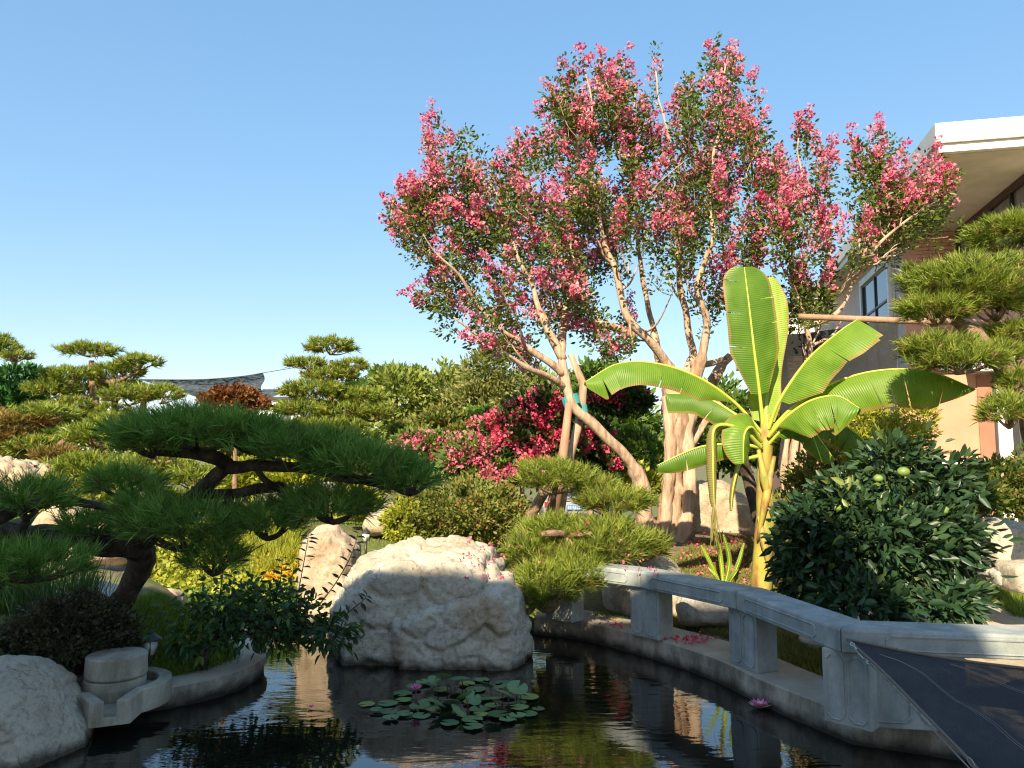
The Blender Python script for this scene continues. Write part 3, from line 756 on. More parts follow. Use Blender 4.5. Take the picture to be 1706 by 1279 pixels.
# ------------------------------------------------------------------ rocks
def star_rock(hull_pts, sub, amp, seed, fine=0.35, smooth=2):
    bm = bmesh.new()
    for p in hull_pts: bm.verts.new(p)
    bmesh.ops.convex_hull(bm, input=bm.verts)
    bmesh.ops.delete(bm, geom=[v for v in bm.verts if not v.link_faces], context='VERTS')
    bmesh.ops.recalc_face_normals(bm, faces=bm.faces)
    tree = BVHTree.FromBMesh(bm)
    c = Vector((0, 0, 0))
    for v in bm.verts: c += v.co
    c /= len(bm.verts); bm.free()
    b2 = bmesh.new(); bmesh.ops.create_icosphere(b2, subdivisions=sub, radius=1)
    for v in b2.verts:
        d = v.co.normalized()
        hit = tree.ray_cast(c, d)
        v.co = hit[0] if hit[0] is not None else c + d * 0.1
    for _ in range(max(1, smooth - 1) if sub > 5 else smooth): bmesh.ops.smooth_vert(b2, verts=b2.verts, factor=0.5, use_axis_x=True, use_axis_y=True, use_axis_z=True)
    b2.normal_update()
    s = Vector((seed * 5.3, seed * 2.1, seed * 8.7))
    for v in b2.verts:
        p = v.co
        big = noise.hetero_terrain(p * 1.4 + s, 1.0, 2.0, 3, 0.3) * 0.35
        rid = 1 - abs(noise.noise(p * 2.6 + s)) * 2
        crk = -max(0.0, 0.10 - abs(noise.noise(Vector((p.x * 1.9, p.y * 1.9, p.z * 2.8)) + s * 2))) * 5.0
        f = noise.fractal(p * 9 + s, 1.0, 2.0, 4)
        wp = p + Vector((noise.noise(p * 2 + s), noise.noise(p * 2 - s), noise.noise(p * 2 + s * 2))) * 0.22
        cell = 0.0
        for fq, wt in ((2.0, 1.0), (4.6, 0.6), (10.0, 0.28)):
            dd, pt = noise.voronoi(Vector((wp.x, wp.y, wp.z * 1.3)) * fq + s)
            cell += wt * (noise.noise(Vector(pt[0]) * 7.3) * 1.1 - max(0.0, 0.10 - (dd[1] - dd[0])) * 7.0)
        v.co = p + v.normal * (amp * (big * 0.5 + rid * 0.25 + crk * 0.5 + cell * 0.75) + amp * fine * f * 0.5)
    return b2
def rock_px(outline, Yc, th, shrink=0.7, tilt=0.0):
    pts = [A(px, py, Yc) for px, py in outline]
    c = sum(pts, Vector()) / len(pts)
    H = list(pts)
    for s in (-1, 1):
        for p in pts:
            q = c + (p - c) * shrink + Vector((0, s * th / 2, 0))
            if s > 0: q.z += 0.0
            else: q.z -= tilt
            H.append(q)
        for p in pts:
            H.append(c + (p - c) * (0.5 + shrink / 2) + Vector((0, s * th * 0.34, 0)))
    return H
def rock(name, label, outline, Yc, th, mat, sub=5, amp=0.05, seed=1, shrink=0.7, tilt=0.0, group=None, extra=None):
    bm = star_rock(rock_px(outline, Yc, th, shrink, tilt), sub, amp, seed)
    me = bpy.data.meshes.new(name); bm.to_mesh(me); bm.free()
    if extra is not None:
        b = bmesh.new(); b.from_mesh(me)
        for (ol, y2, t2, sh, am, sd2, tl) in extra:
            b3 = star_rock(rock_px(ol, y2, t2, sh, tl), sub, am, sd2)
            m3 = bpy.data.meshes.new('tmp'); b3.to_mesh(m3); b3.free(); b.from_mesh(m3); bpy.data.meshes.remove(m3)
        b.to_mesh(me); b.free()
    o = link(name, me, mat, None, True)
    tag(o, label, 'rock', group)
    return o
rock('boulder', 'huge pale boulder standing in the pond, upper half in sun', [(548, 1010), (575, 960), (612, 918), (690, 897), (765, 893), (822, 905), (842, 935), (850, 1010), (850, 1100), (780, 1170), (650, 1170), (560, 1120), (550, 1060)],
     7.95, 1.45, M['rock_pale'], 6, 0.062, 3, 0.70, 0.0,
     extra=[([(640, 1015), (700, 985), (770, 968), (855, 948), (876, 985), (884, 1060), (884, 1150), (820, 1210), (700, 1200), (640, 1130)], 7.55, 0.95, 0.72, 0.06, 9, 0.0)])
rock('boulder', 'flat topped tan boulder behind the leafy sprigs, left of the huge boulder', [(495, 960), (500, 905), (530, 872), (560, 872), (598, 905), (603, 950), (600, 1060), (495, 1060)], 9.2, 0.8, M['rock_tan'], 5, 0.045, 4)
rock('boulder', 'low pale boulder at the bottom left corner of the pond', [(-70, 1115), (-10, 1092), (40, 1098), (85, 1130), (112, 1180), (138, 1222), (140, 1290), (0, 1330), (-80, 1330)], 5.25, 0.8, M['rock_pale'], 6, 0.028, 12, 0.62)
rock('boulder', 'pale sloping slab of rock right of the low pine, under the crape myrtle', [(1000, 985), (1035, 930), (1085, 912), (1120, 930), (1160, 990), (1170, 1040), (1010, 1040)], 8.9, 1.0, M['rock_pale'], 5, 0.03, 6)
rock('boulder', 'large grey and tan boulder right behind the crape myrtle trunk', [(1095, 830), (1130, 800), (1200, 802), (1250, 830), (1268, 880), (1262, 930), (1100, 930)], 12.2, 1.4, M['rock_tan'], 5, 0.05, 8)
rock('rock', 'tan rock with a rusty mark under the leaning pine trunk', [(245, 1000), (262, 980), (300, 985), (315, 1030), (300, 1055), (250, 1050)], 7.9, 0.5, M['rock_tan'], 4, 0.03, 14)
rock('rock', 'grey sloping rock face left of the leaning pine trunk', [(95, 980), (140, 962), (200, 985), (262, 1020), (270, 1065), (100, 1065)], 7.1, 0.6, M['rock_grey'], 5, 0.02, 17)
rock('boulder', 'craggy tan boulder at the left edge behind the pine', [(-60, 790), (-20, 765), (20, 764), (60, 770), (92, 785), (100, 840), (-60, 850)], 11.5, 1.0, M['rock_tan'], 5, 0.11, 20)
rock('boulder', 'smooth tan boulder seen under the lowest pine branch', [(60, 880), (90, 838), (150, 830), (190, 860), (200, 905), (60, 910)], 10.2, 0.8, M['rock_tan'], 4, 0.04, 22)
rock('rock', 'brown rock heap beside the green ground cover below the pine bough', [(105, 905), (140, 890), (205, 900), (225, 935), (110, 945)], 9.4, 0.6, M['rock_tan'], 4, 0.06, 24)
rock('boulder', 'sunlit cream boulder right of the citrus bush', [(1615, 935), (1625, 880), (1645, 862), (1690, 868), (1700, 895), (1685, 930), (1650, 950)], 8.2, 0.7, M['rock_pale'], 5, 0.03, 26)
rock('rock', 'squared stone block at the right edge of the garden path', [(1672, 945), (1680, 936), (1740, 934), (1745, 985), (1675, 985)], 7.2, 0.4, M['rock_pale'], 4, 0.015, 28, 0.9)
rock('rock', 'small grey stone beside the squared block by the path', [(1640, 950), (1655, 942), (1680, 948), (1682, 978), (1645, 975)], 7.4, 0.35, M['rock_grey'], 4, 0.02, 30, 0.85)
rock('rock', 'pale rock under the front edge of the balustrade, behind the second post', [(1125, 1000), (1150, 980), (1200, 990), (1240, 1020), (1230, 1045), (1130, 1040)], 8.0, 0.4, M['rock_grey'], 4, 0.03, 32)
rock('rock', 'flat pale rock left of the clipped bush', [(600, 870), (640, 838), (690, 832), (730, 840), (725, 885), (610, 895)], 12.3, 0.8, M['rock_tan'], 4, 0.05, 34)
for k, (px, py, r) in enumerate([(500, 818, 22), (545, 812, 18), (580, 820, 20), (620, 815, 14), (455, 812, 16)]):
    rock('edging_stone', ['grey pink edging stone nearest the pine bough', 'second edging stone along the low bed', 'middle edging stone along the low bed', 'small last edging stone beside the clipped bush', 'half hidden edging stone behind the pine branch'][k],
         [(px - r, py + 8), (px - r * .6, py - 8), (px + r * .5, py - 9), (px + r, py), (px + r, py + 12), (px - r, py + 14)], 13.2, 0.35, M['rock_grey'], 3, 0.02, 40 + k, 0.8, group='stones edging the low bed')

# ------------------------------------------------------------------ balustrade
bal_pts = [Vector((0.30, 8.30, 0)), A(1085, 1000, 7.5), A(1252, 1000, 6.42), A(1418, 1040, 5.12), Vector((3.45, 4.90, 0)), Vector((6.2, 4.25, 0))]
for p in bal_pts: p.z = 0
bal_pts[0] = Vector((0.55, 8.25, 0))
BAL = empty('stone_balustrade', (bal_pts[2].x, bal_pts[2].y, 0.2), 'low grey granite seat balustrade with carved posts along the curved pond kerb', 'balustrade')
ZB0, ZB1, HWD = 0.665, 0.815, 0.15
def inner(line, d): return offset_line(line, d)
def panel_outline(o, u, v_, w_, h_, notch, rad, mb, n):
    """rectangular frame with stepped corners, standing proud on a face"""
    pts = []
    for sx, sy in ((-1, -1), (1, -1), (1, 1), (-1, 1)):
        cx, cy = sx * w_ / 2, sy * h_ / 2
        a = (cx, cy - sy * notch); b_ = (cx - sx * notch * .5, cy - sy * notch * .55); c_ = (cx - sx * notch, cy)
        seq = [a, b_, c_] if (sx * sy > 0) else [c_, b_, a]
        pts += seq
    P = [o + u * x + v_ * y + n * 0.0 for x, y in pts]
    for i in range(len(P)):
        mb.tube([P[i], P[(i + 1) % len(P)]], rad, 5, cap=True)
line0 = bal_pts
front = [p for p in line0]
for i in range(len(bal_pts) - 1):
    a, b = bal_pts[i], bal_pts[i + 1]
    t = (b - a).normalized(); nrm = Vector((-t.y, t.x, 0))     # points to the land side
    nfront = -nrm if (-nrm).dot(Vector((0, -1, 0)) + Vector((-0.5, 0, 0))) > 0 else nrm
    # mitred ends
    def mit(j):
        if j == 0 or j == len(bal_pts) - 1: return None
        t1 = (bal_pts[j] - bal_pts[j - 1]).normalized(); t2 = (bal_pts[j + 1] - bal_pts[j]).normalized()
        m_ = (t1 + t2).normalized(); return Vector((-m_.y, m_.x, 0))
    def corner(j, off, z, shift):
        p = bal_pts[j]; m_ = mit(j)
        if m_ is None: q = p + nrm * off
        else: q = p + m_ * (off / max(0.3, m_.dot(nrm)))
        return Vector((q.x, q.y, z)) + t * shift
    mb = MB(); g = 0.004
    prof = [(-HWD, ZB0), (HWD, ZB0), (HWD, ZB1 - 0.012), (HWD - 0.012, ZB1), (-HWD + 0.012, ZB1), (-HWD, ZB1 - 0.012)]
    ra = [corner(i, o_, z_, g) for o_, z_ in prof]; rb = [corner(i + 1, o_, z_, -g) for o_, z_ in prof]
    i0 = len(mb.v); mb.v += [tuple(p) for p in ra + rb]; n_ = len(prof)
    mb.f.append(tuple(range(n_))[::-1]); mb.f.append(tuple(range(n_, 2 * n_)))
    for k in range(n_): mb.f.append((k, (k + 1) % n_, n_ + (k + 1) % n_, n_ + k))
    rail = mb.build('rail', M['granite'], BAL)
    rail.modifiers.new('bevel', 'BEVEL').width = 0.006
    # carved frame on the pond-side face
    mbp = MB(); ln = (b - a).length
    fo = a.lerp(b, 0.5) - nrm * (HWD + 0.001); fo.z = (ZB0 + ZB1) / 2 - 0.004
    panel_outline(fo, t, UP, ln - 0.34, 0.085, 0.025, 0.0075, mbp, -nrm)
    mbp.build('carved_frame', M['granite'], rail)
def post(j, length=0.36, wid=0.20, along=None, lab=None):
    p = bal_pts[j]
    if 0 < j < len(bal_pts) - 1:
        t = ((bal_pts[j] - bal_pts[j - 1]).normalized() + (bal_pts[j + 1] - bal_pts[j]).normalized()).normalized()
    else:
        t = (bal_pts[1] - bal_pts[0]).normalized() if j == 0 else (bal_pts[-1] - bal_pts[-2]).normalized()
    if along is not None: t = along
    nrm = Vector((-t.y, t.x, 0))
    z0 = 0.199
    mb = MB(); mb.box(Vector((p.x, p.y, (z0 + ZB0) / 2)), t * length / 2, nrm * wid / 2, UP * ((ZB0 - 0.002 - z0) / 2))
    o = mb.build('post', M['granite'], BAL, bevel=0.008)
    mbp = MB()
    for s in (-1, 1):
        fo = p - nrm * (wid / 2 + 0.001) + t * s * length * 0.235; fo.z = (z0 + ZB0) / 2
        panel_outline(fo, t, UP, length * 0.36, 0.40, 0.03, 0.008, mbp, -nrm)
    fo = p + t * (length / 2 + 0.001); fo.z = (z0 + ZB0) / 2
    mbp.build('carved_frame', M['granite'], o)
    return o
for j in (0, 1, 2, 4): post(j)
post(3, 0.30, 0.24)
# solid panel under the rail beyond the corner
t5 = (bal_pts[4] - bal_pts[3]).normalized(); n5 = Vector((-t5.y, t5.x, 0))
pc = bal_pts[3] + t5 * 0.34
mb = MB(); mb.box(Vector((pc.x, pc.y, 0.432)), t5 * 0.30, n5 * 0.09, UP * 0.231)
pn = mb.build('panel', M['granite'], BAL, bevel=0.006)
mbp = MB()
for s in (-1, 1):
    fo = pc - n5 * 0.092 + t5 * s * 0.145; fo.z = 0.432
    panel_outline(fo, t5, UP, 0.23, 0.38, 0.035, 0.008, mbp, -n5)
mbp.build('carved_frame', M['granite'], pn)

# ------------------------------------------------------------------ shade net at the lower right corner
NET = empty('folded_shade_net', A(1415, 1070, 4.95), 'black shade net stretched from the balustrade corner to the lower right', 'shade net')
top = catmull([A(1412, 1066, 4.95), A(1520, 1088, 4.6), A(1620, 1104, 4.3), A(1760, 1122, 3.9), A(1960, 1160, 3.4)], 8)
low = catmull([A(1412, 1066, 4.95), A(1466, 1115, 4.55), A(1530, 1180, 4.15), A(1630, 1284, 3.6), A(1730, 1400, 3.15)], 8)
nv = 28; V = []
for i in range(len(top)):
    for j in range(nv + 1):
        p = top[i].lerp(low[i], j / nv); p = p + UP * (-0.05 * math.sin(math.pi * j / nv) * (i / len(top)) + (0.022 * noise.noise(Vector((p.x * 2.2 + p.y * 3.0, p.y * 1.2, 0))) + 0.008 * noise.noise(p * 9)) * min(1.0, i / 8) * math.sin(math.pi * j / nv) ** 0.5)
        V.append(p)
F = [(i * (nv + 1) + j, i * (nv + 1) + j + 1, (i + 1) * (nv + 1) + j + 1, (i + 1) * (nv + 1) + j) for i in range(len(top) - 1) for j in range(nv)]
me = bpy.data.meshes.new('net_sheet'); me.from_pydata([tuple(v) for v in V], [], F); me.update()
link('net_sheet', me, M['net_near'], NET, True)
for nm, ln in (('hem', top), ('hem', low)):
    mb = MB(); mb.tube([p + UP * 0.004 for p in ln], 0.0085, 6); mb.build(nm, M['rope_dark'], NET, smooth=True)
def on_net(i, j):
    i = min(len(top) - 1, i); k = int(i); f = i - k; k2_ = min(k + 1, len(top) - 1)
    a = V[k * (nv + 1) + int(j)].lerp(V[k * (nv + 1) + min(nv, int(j) + 1)], j - int(j)); b = V[k2_ * (nv + 1) + int(j)].lerp(V[k2_ * (nv + 1) + min(nv, int(j) + 1)], j - int(j))
    return a.lerp(b, f) + UP * 0.003
for j0 in (11.2, 11.7):
    mb = MB(); mb.tube([on_net(5 + k * 0.9, j0 + k * 0.26) for k in range(28)], 0.0008, 5); mb.build('seam', M['rope'], NET)
for j0 in (3.0, 3.4):
    mb = MB(); mb.tube([on_net(14 + k * 0.8, j0 + k * 0.24) for k in range(18)], 0.0008, 5); mb.build('seam', M['rope'], NET)
cab = catmull([A(1424, 1078, 4.88), A(1480, 1138, 4.5), A(1545, 1205, 4.1), A(1620, 1285, 3.62)], 8)
mb = MB(); mb.tube(cab, 0.0035, 6); mb.build('cord', M['rope'], NET, smooth=True)
def ring(mb, c, ax, ay, r1, r2, rad):
    mb.tube([c + ax * (r1 * math.cos(a)) + ay * (r2 * math.sin(a)) for a in np.linspace(0, 2 * math.pi, 17)], rad, 6)
for (px, py, Y) in ((1482, 1136, 4.5), (1618, 1270, 3.65)):
    mb = MB(); c = A(px, py, Y); ring(mb, c, (cab[-1] - cab[0]).normalized(), UP, 0.03, 0.014, 0.0035); mb.build('cord_loop', M['rope'], NET, smooth=True)
mb = MB(); c0, c1 = A(1420, 1073, 4.86), A(1447, 1103, 4.68); ax = (c1 - c0).normalized(); sd_ = ax.cross(Vector((0, 1, 0))).normalized()
for s in (-1, 1): mb.tube([c0.lerp(c1, 0.25) + sd_ * 0.010 * s, c0.lerp(c1, 0.8) + sd_ * 0.010 * s], 0.0035, 6)
mb.tube([c0, c0.lerp(c1, 0.3)], 0.005, 6); mb.tube([c0.lerp(c1, 0.78), c1], 0.005, 6)
ring(mb, c1, ax, sd_, 0.016, 0.012, 0.004); ring(mb, c0, ax, sd_, 0.014, 0.012, 0.004)
mb.build('turnbuckle', M['steel'], NET, smooth=True)

# ------------------------------------------------------------------ millstone fountain
mc = Vector((-2.93, 5.86, 0.10))
FT = empty('millstone_fountain', mc, 'round granite millstone in a spouted stone trough on the pond edge', 'fountain')
mb = MB(); mb.lathe([(0.20, 0.0), (0.212, 0.08), (0.210, 0.135), (0.203, 0.145), (0.0, 0.145)], mc + UP * 0.04, 40); mb.build('lower_stone', M['millstone'], FT, smooth=False, bevel=0.01)
mb = MB(); mb.lathe([(0.205, 0.0), (0.212, 0.015), (0.208, 0.145), (0.200, 0.158), (0.0, 0.161)], mc + UP * 0.190 + Vector((0.004, 0, 0)), 40)
us = mb.build('upper_stone', M['millstone'], FT, bevel=0.008)
# trough: ring with a wedge spout towards the camera
mb = MB(); ro, ri, zt, zb, zf = 0.385, 0.29, 0.155, -0.01, 0.045
seg = 48; sa = R(-66)                                    # spout direction
ring_o, ring_i = [], []
for k in range(seg + 1):
    a = sa + R(30) + (2 * math.pi - R(60)) * k / seg
    d = Vector((math.cos(a), math.sin(a), 0))
    ring_o.append(mc + d * ro); ring_i.append(mc + d * ri)
sdn = Vector((math.cos(sa), math.sin(sa), 0)); sdt = Vector((-sdn.y, sdn.x, 0))
tip_o = [mc + sdn * 0.53 - sdt * 0.13, mc + sdn * 0.53 + sdt * 0.13]; tip_i = [mc + sdn * 0.53 - sdt * 0.035, mc + sdn * 0.53 + sdt * 0.035]
outer = [tip_o[1]] + ring_o + [tip_o[0]]; inn = [tip_i[1]] + ring_i + [tip_i[0]]
for k in range(len(outer) - 1):
    o0, o1, i0_, i1_ = outer[k], outer[k + 1], inn[k], inn[k + 1]
    up = lambda p, z: Vector((p.x, p.y, mc.z + z))
    mb.quad(up(o0, zb), up(o1, zb), up(o1, zt), up(o0, zt)); mb.quad(up(o0, zt), up(o1, zt), up(i1_, zt), up(i0_, zt)); mb.quad(up(i0_, zt), up(i1_, zt), up(i1_, zf), up(i0_, zf))
up = lambda p, z: Vector((p.x, p.y, mc.z + z))
for k, (o_, i_) in enumerate(((tip_o[1], tip_i[1]), (tip_o[0], tip_i[0]))):
    q = [up(o_, zb), up(o_, zt), up(i_, zt), up(i_, zf), up(i_, zb)]
    mb.poly(q if k else q[::-1])
mb.quad(up(tip_i[0], zb), up(tip_i[1], zb), up(tip_i[1], zf), up(tip_i[0], zf))
mb.poly([up(p, zf) for p in inn]); mb.poly([up(p, zb) for p in outer][::-1])
me = mb.mesh('trough'); bm = bmesh.new(); bm.from_mesh(me); bmesh.ops.remove_doubles(bm, verts=bm.verts, dist=1e-4); bmesh.ops.recalc_face_normals(bm, faces=bm.faces); bm.to_mesh(me); bm.free()
tr = link('trough', me, M['millstone'], FT); b_ = tr.modifiers.new('bevel', 'BEVEL'); b_.width = 0.010; b_.segments = 2

# ------------------------------------------------------------------ near pine (foreground left)
pine('black_pine', 'large dark cloud pruned pine leaning over the pond on a bent trunk', None, A(195, 1025, 6.3),
     [('trunk', [(185, 1040, 6.3), (205, 1000, 6.3), (232, 950, 6.08), (232, 918, 5.86), (195, 905, 5.64), (120, 897, 5.48), (30, 888, 5.38), (-60, 880, 5.28)], [19, 18, 20, 20, 18, 15, 12]),
      ('branch', [(232, 915, 5.86), (290, 855, 5.48), (330, 822, 5.38), (378, 778, 5.28), (350, 758, 5.18), (290, 752, 5.13), (250, 750, 5.08)], [13, 12, 11, 10, 8, 6]),
      ('branch', [(375, 780, 5.28), (430, 776, 5.18), (520, 782, 5.08), (600, 800, 5.03), (690, 818, 4.98)], [12, 9, 7, 5]),
      ('branch', [(330, 823, 5.38), (390, 822, 5.28), (448, 813, 5.23), (470, 812, 5.18), (500, 840, 5.13), (540, 862, 5.08)], [8, 8, 9, 8, 6, 4]),
      ('branch', [(425, 776, 5.2), (440, 800, 5.18), (470, 818, 5.16), (510, 848, 5.13)], [6, 6, 5, 4]),
      ('branch', [(385, 822, 5.28), (378, 850, 5.23), (400, 875, 5.18), (440, 880, 5.18)], [7, 6, 5, 4]),
      ('branch', [(-40, 880, 5.08), (30, 850, 5.08), (90, 833, 5.13), (150, 838, 5.28), (200, 852, 5.38)], [11, 10, 9, 7, 5]),
      ('branch', [(30, 905, 5.28), (38, 885, 5.18), (45, 870, 5.08)], [7, 6, 5]),
      ('branch', [(-30, 915, 4.88), (60, 930, 4.83), (110, 925, 4.78)], [9, 7, 4])],
     [(330, 724, 122, 34, 5.08), (255, 742, 52, 24, 4.98), (430, 734, 80, 28, 5.13), (510, 752, 95, 29, 5.08), (600, 780, 95, 29, 5.0), (682, 806, 46, 22, 4.96),
      (555, 850, 72, 26, 5.08), (445, 874, 58, 30, 5.18), (500, 836, 30, 16, 5.13), (310, 882, 90, 42, 5.13), (245, 850, 48, 26, 5.33), (355, 935, 46, 28, 5.18), (205, 810, 55, 24, 5.75),
      (45, 838, 62, 34, 4.98), (50, 945, 88, 28, 4.73), (150, 882, 45, 20, 5.48), (-20, 960, 60, 40, 4.68)],
     M['bark_pine'], M['needle_dark'], 0.135, 0.0042, 760, per=16, brown=0.06, seed=3)

# low pine between boulder and balustrade
pine('low_pine', 'low spreading sunlit pine with pink petals caught in it beside the huge boulder', None, A(890, 1010, 8.4),
     [('trunk', [(905, 1010, 8.3), (915, 960, 8.3), (930, 925, 8.25), (948, 892, 8.2)], [12, 10, 9, 7]),
      ('branch', [(948, 892, 8.1), (925, 888, 7.95), (902, 890, 7.9)], [6, 6, 4]),
      ('branch', [(948, 892, 8.1), (965, 890, 7.95), (985, 888, 7.95)], [4, 4, 3]),
      ('branch', [(945, 895, 8.05), (955, 915, 7.95), (960, 930, 7.95)], [4, 4, 3]),
      ('stem', [(872, 880, 9.2), (890, 850, 9.0), (905, 825, 8.9), (930, 800, 8.8)], [9, 9, 8, 6]),
      ('stem', [(915, 860, 9.2), (920, 835, 9.2), (925, 800, 9.0)], [7, 7, 6]),
      ('stem', [(1010, 880, 9.0), (1005, 850, 8.9), (1000, 835, 8.8)], [7, 6, 5])],
     [(925, 800, 62, 28, 8.7), (985, 815, 40, 18, 8.7), (1020, 840, 62, 25, 8.6), (930, 890, 62, 26, 8.4), (1010, 905, 70, 32, 8.2), (1070, 915, 40, 24, 8.3), (890, 925, 50, 32, 8.2), (955, 935, 50, 26, 8.05),
      (905, 985, 58, 42, 7.75), (958, 965, 45, 30, 7.8), (875, 1000, 35, 30, 7.75), (1035, 925, 35, 18, 8.05)],
     M['bark_warm'], M['needle_mid'], 0.145, 0.0055, 560, per=15, brown=0.10, seed=21)

# round pine on the right
pine('round_pine', 'round headed sunlit pine in front of the brick building', None, A(1740, 980, 7.2),
     [('trunk', [(1745, 990, 7.2), (1738, 800, 7.2), (1720, 700, 7.2), (1685, 635, 7.25), (1650, 585, 7.3), (1618, 552, 7.35), (1590, 535, 7.4)], [20, 19, 18, 16, 13, 11, 8]),
      ('branch', [(1640, 575, 7.3), (1590, 570, 7.2), (1540, 590, 7.15)], [7, 5, 4]),
      ('branch', [(1700, 650, 7.2), (1705, 520, 7.6), (1690, 420, 7.7)], [10, 8, 6]),
      ('branch', [(1730, 720, 7.2), (1700, 690, 7.0), (1680, 690, 6.9)], [8, 6, 4])],
     [(1605, 487, 92, 56, 7.4), (1560, 520, 55, 30, 7.3), (1655, 505, 48, 40, 7.4), (1700, 395, 80, 34, 7.7), (1560, 585, 55, 22, 7.2), (1600, 605, 75, 22, 7.1), (1700, 560, 50, 18, 7.4), (1680, 690, 40, 30, 6.9), (1690, 640, 22, 20, 7.0), (1660, 590, 40, 14, 7.3)],
     M['bark_warm'], M['needle_far'], 0.125, 0.0055, 800, per=16, brown=0.05, seed=35)

# pines in the background on the left
def far_pine(label, base, limbs, pads, needles, seed, L=0.14, wd=0.013, dens=330, group='cloud pruned pines at the back of the garden'):
    return pine('cloud_pine', label, group, base, limbs, pads, M['bark_warm'], needles, L, wd, dens, per=12, brown=0.08, seed=seed, twig=5)
far_pine('tall cloud pruned pine with layered pads left of the blue-grey net', A(160, 800, 15),
     [('trunk', [(163, 800, 15), (160, 720, 15), (157, 650, 15), (152, 600, 15)], [11, 9, 7, 4]), ('branch', [(157, 630, 15), (190, 635, 14.8), (230, 620, 14.8)], [5, 4, 2]),
      ('branch', [(158, 660, 15), (120, 665, 14.6), (95, 670, 14.6)], [4, 3, 2]), ('trunk', [(237, 740, 14.6), (237, 690, 14.6), (240, 660, 14.6)], [7, 6, 4])],
     [(150, 586, 44, 11, 15), (232, 606, 33, 13, 14.8), (195, 622, 42, 12, 15), (120, 630, 48, 16, 14.8), (85, 652, 38, 16, 14.6), (140, 655, 40, 14, 15.3), (200, 645, 36, 12, 15.3), (215, 662, 46, 17, 14.6), (268, 660, 36, 16, 14.6), (120, 680, 36, 16, 14.6), (180, 690, 40, 14, 15), (100, 700, 50, 18, 14.4)], M['needle_far'], 51)
far_pine('low rust tinged pine at the left edge above the craggy boulder', A(40, 830, 13.5),
     [('trunk', [(60, 830, 13.5), (70, 770, 13.5), (50, 720, 13.5)], [8, 7, 5]), ('branch', [(70, 770, 13.5), (100, 740, 13.3), (120, 725, 13.3)], [5, 4, 3])],
     [(30, 705, 55, 13, 13.5), (75, 690, 45, 13, 13.6), (20, 730, 50, 15, 13.6), (60, 745, 45, 16, 13.4), (95, 760, 36, 14, 13.2), (20, 760, 40, 18, 13.8), (-30, 700, 50, 20, 13.6)], [M['needle_rust'], M['needle_far']], 57)
far_pine('bright yellow green pine pads between the tall pine and the dark pine', A(200, 860, 11),
     [('trunk', [(205, 865, 11), (195, 800, 11), (175, 750, 11)], [8, 7, 5]), ('branch', [(195, 790, 11), (240, 770, 10.8), (290, 770, 10.8)], [5, 4, 3]), ('branch', [(190, 790, 11), (140, 800, 10.8)], [4, 3])],
     [(160, 730, 52, 20, 11), (200, 712, 46, 18, 11.2), (150, 780, 55, 24, 10.8), (205, 790, 60, 24, 10.8), (260, 775, 50, 20, 10.8), (110, 810, 40, 20, 10.6), (330, 800, 45, 20, 10.6), (300, 840, 40, 18, 10.4), (170, 830, 50, 22, 10.5)], M['needle_mid'], 63, dens=360)
far_pine('tiered dark topped pine standing right of the blue-grey net', A(545, 800, 15.5),
     [('trunk', [(548, 800, 15.5), (546, 720, 15.5), (552, 650, 15.5), (552, 600, 15.5)], [9, 7, 5, 3]), ('branch', [(546, 720, 15.5), (580, 690, 15.3), (600, 680, 15.2)], [5, 4, 2]), ('branch', [(550, 640, 15.5), (515, 615, 15.4)], [3, 2])],
     [(550, 580, 42, 14, 15.5), (510, 608, 34, 8, 15.4), (585, 612, 28, 12, 15.4), (552, 628, 44, 13, 15.4), (530, 655, 58, 18, 15.3), (598, 665, 42, 16, 15.4), (505, 685, 50, 18, 15.2), (575, 690, 50, 18, 15.2), (620, 690, 36, 16, 15.3), (545, 715, 60, 16, 15), (487, 655, 24, 8, 15.2)], M['needle_far'], 69)
far_pine('pine bough entering at the left edge against the sky', A(-60, 800, 14),
     [('trunk', [(-50, 800, 14), (-40, 680, 14), (-30, 600, 14)], [9, 7, 5]), ('branch', [(-30, 610, 14), (0, 590, 14), (30, 600, 14)], [4, 3, 2])],
     [(0, 580, 30, 10, 14), (28, 596, 22, 9, 14), (-30, 570, 40, 14, 14)], M['needle_far'], 75)

# ------------------------------------------------------------------ broadleaf trees and shrubs
def leafy(name, label, cat, blobs_px, Y, mat, n_clumps, per, leaf, wid=0.5, trunk=None, tr=5, bark='bark_warm', group=None, up=0.3, spread=0.16, hexa=False, seed=1, shell=0.55, base=None, crown='crown'):
    bl = [blob(*b) if len(b) > 4 else blob(*b, Y) for b in blobs_px]
    t = empty(name, base or A(blobs_px[0][0], blobs_px[0][1] + blobs_px[0][3], Y), label, cat, group)
    P, D, var = clump_leaves(bl, n_clumps, per, leaf, spread, up, seed, shell)
    L = leaf * (0.7 + 0.6 * rng.random(len(P)))
    add_leaves(crown, P, D, L, L * wid, mat, t, hexa=hexa, var=var)
    if trunk:
        for k, pts in enumerate(trunk):
            mb = MB(); q = catmull([A(*p) for p in pts], 6); mb.tube(q, [tr * S(Y), tr * S(Y) * 0.45], 8, rough=0.2); mb.build('trunk' if k == 0 else 'branch', M[bark], t, smooth=True)
        mb = MB()
        fork = A(*trunk[0][-1])
        for c, r in bl:
            for _ in range(4):
                d = Vector(rand_dirs(1)[0]); d.z = abs(d.z)
                tip = Vector(c) + Vector((d.x * r[0], d.y * r[1], d.z * r[2])) * 0.75
                mb.tube(catmull([fork, fork.lerp(tip, 0.5) + Vector((0, 0, -0.06)), tip], 4), [tr * S(Y) * 0.35, tr * S(Y) * 0.08], 5)
        mb.build('limbs', M[bark], t, smooth=True)['kind'] = 'stuff'
    return t
belt = 'trees in the belt behind the garden'
